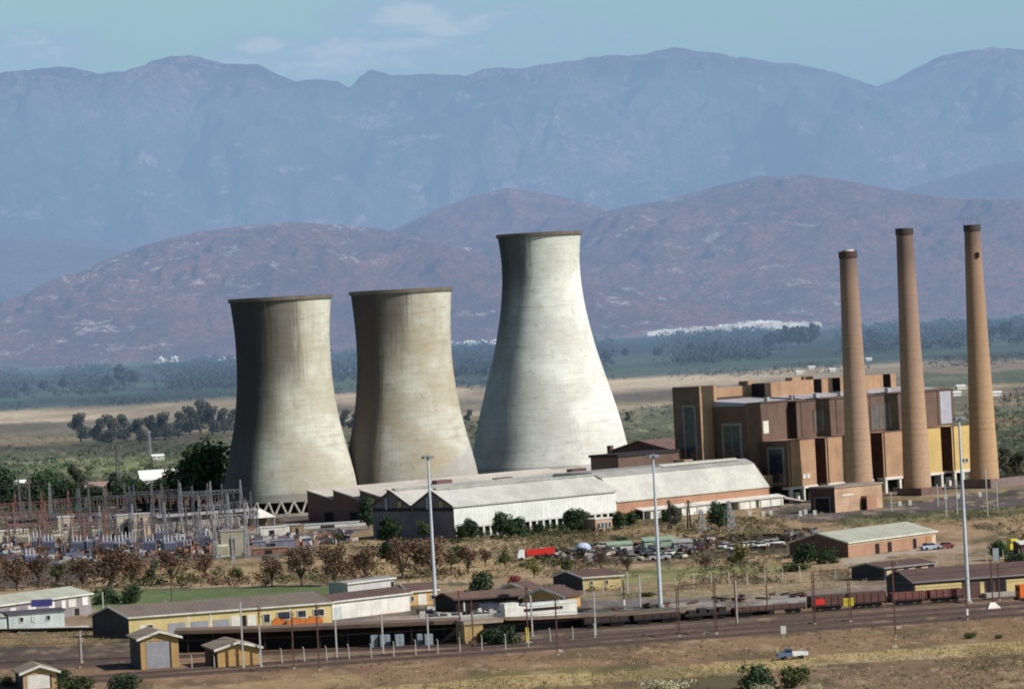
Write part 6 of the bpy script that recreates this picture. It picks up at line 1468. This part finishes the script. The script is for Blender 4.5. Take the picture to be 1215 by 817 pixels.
sbox(140, 640, 6, 5, 7.5, 8, tw_, whitep, "cream_tower_block", "tall cream block in the middle of the substation", "building")
sbox(160, 640, 5, 5, 7.8, 8, mat("peach_wall", (.55, .44, .34), scale=.5), whitep, "peach_tower_block", "tall peach block right of the cream block in substation", "building")
sbox(70, 640, 5, 5, 7, 8, tw_, whitep, "cream_block", "tall cream block in the left part of the substation", "building")
sbox(352, 628, 22, 3, 1.2, 12, mat("pale_low_wall", (.55, .56, .54), scale=.5), tealw, "low_white_wall", "long low white wall between tower legs and dark gable", "wall")
def house(px, py, w_, d_, h, ri, ang, lb, mw, mr):
    r = empty("white_house", (*G(px, py), 0), math.radians(ang), lb, "house", None)
    MB().prism_x([(0, 0), (d_, 0), (d_, h), (d_ / 2, h + ri), (0, h)], 0, w_).build("wall", mw, r)
    MB().prism_x([(-.5, h - .2), (d_ / 2, h + ri + .03), (d_ + .5, h - .2), (d_ + .5, h + .05), (d_ / 2, h + ri + .3), (-.5, h + .05)], -.4, w_ + .4).build("roof", mr, r)
    for k in (.2, .6): window(r, w_ * k, w_ * k + 1.2, 0, 1, 2.3, frame=whitep, t=.1)
wr_ = mat("bright_white_roof", (.85, .86, .82), (.75, .76, .72), scale=.4)
house(168, 580, 14, 10, 3.6, 3.6, 14, "white roofed house among dark trees left of the largest dark tree", whitep, wr_)
house(194, 574, 8, 7, 3, 2.6, 14, "smaller white roof peeking right of the white roofed house", whitep, wr_)
house(12, 590, 8, 8, 4, 2.5, 25, "white house at far left behind the dark trees", whitep, wr_)
house(102, 588, 10, 8, 3, 2, 10, "pale pinkish roofed house left of the white roofed house", whitep, mat("pink_roof", (.36, .25, .22), scale=.4))
fh = [(181, 546), (452, 486), (985, 441), (1130, 470), (1136, 462), (1162, 472), (960, 438), (1178, 470), (1028, 428), (945, 444)]
for i, (x, y) in enumerate(sorted(fh)):
    X, Y = G(x, y); s_ = 1.0
    r = empty("distant_house", (X, Y, 0), .3, "tiny white building out on the plain, %s" % ordn(i, len(fh)), "building", "tiny white buildings on the plain")
    MB().box(0, 6, 0, 4, 0, 2.0).build("wall", whitep, r); MB().prism_x([(-.4, 2.0), (2, 3.0), (4.4, 2.0)], -.3, 6.3).build("roof", wr_, r)

for i, (x0, y0, x1, y1, h) in enumerate([(-20, 640, 200, 628, 10), (-20, 634, 230, 620, 12), (20, 650, 262, 634, 9), (-20, 622, 150, 612, 13), (60, 656, 270, 646, 8), (96, 630, 310, 620, 12), (10, 628, 250, 612, 15)]):
    wires("bus_wire", [(x0, y0, h), ((x0 + x1) / 2, (y0 + y1) / 2, h + .5), (x1, y1, h)], 1.2, grs, "sagging conductor wire over the substation, %s" % ["lower front", "middle front", "nearest right", "far left", "lowest front", "far right", "highest"][i])
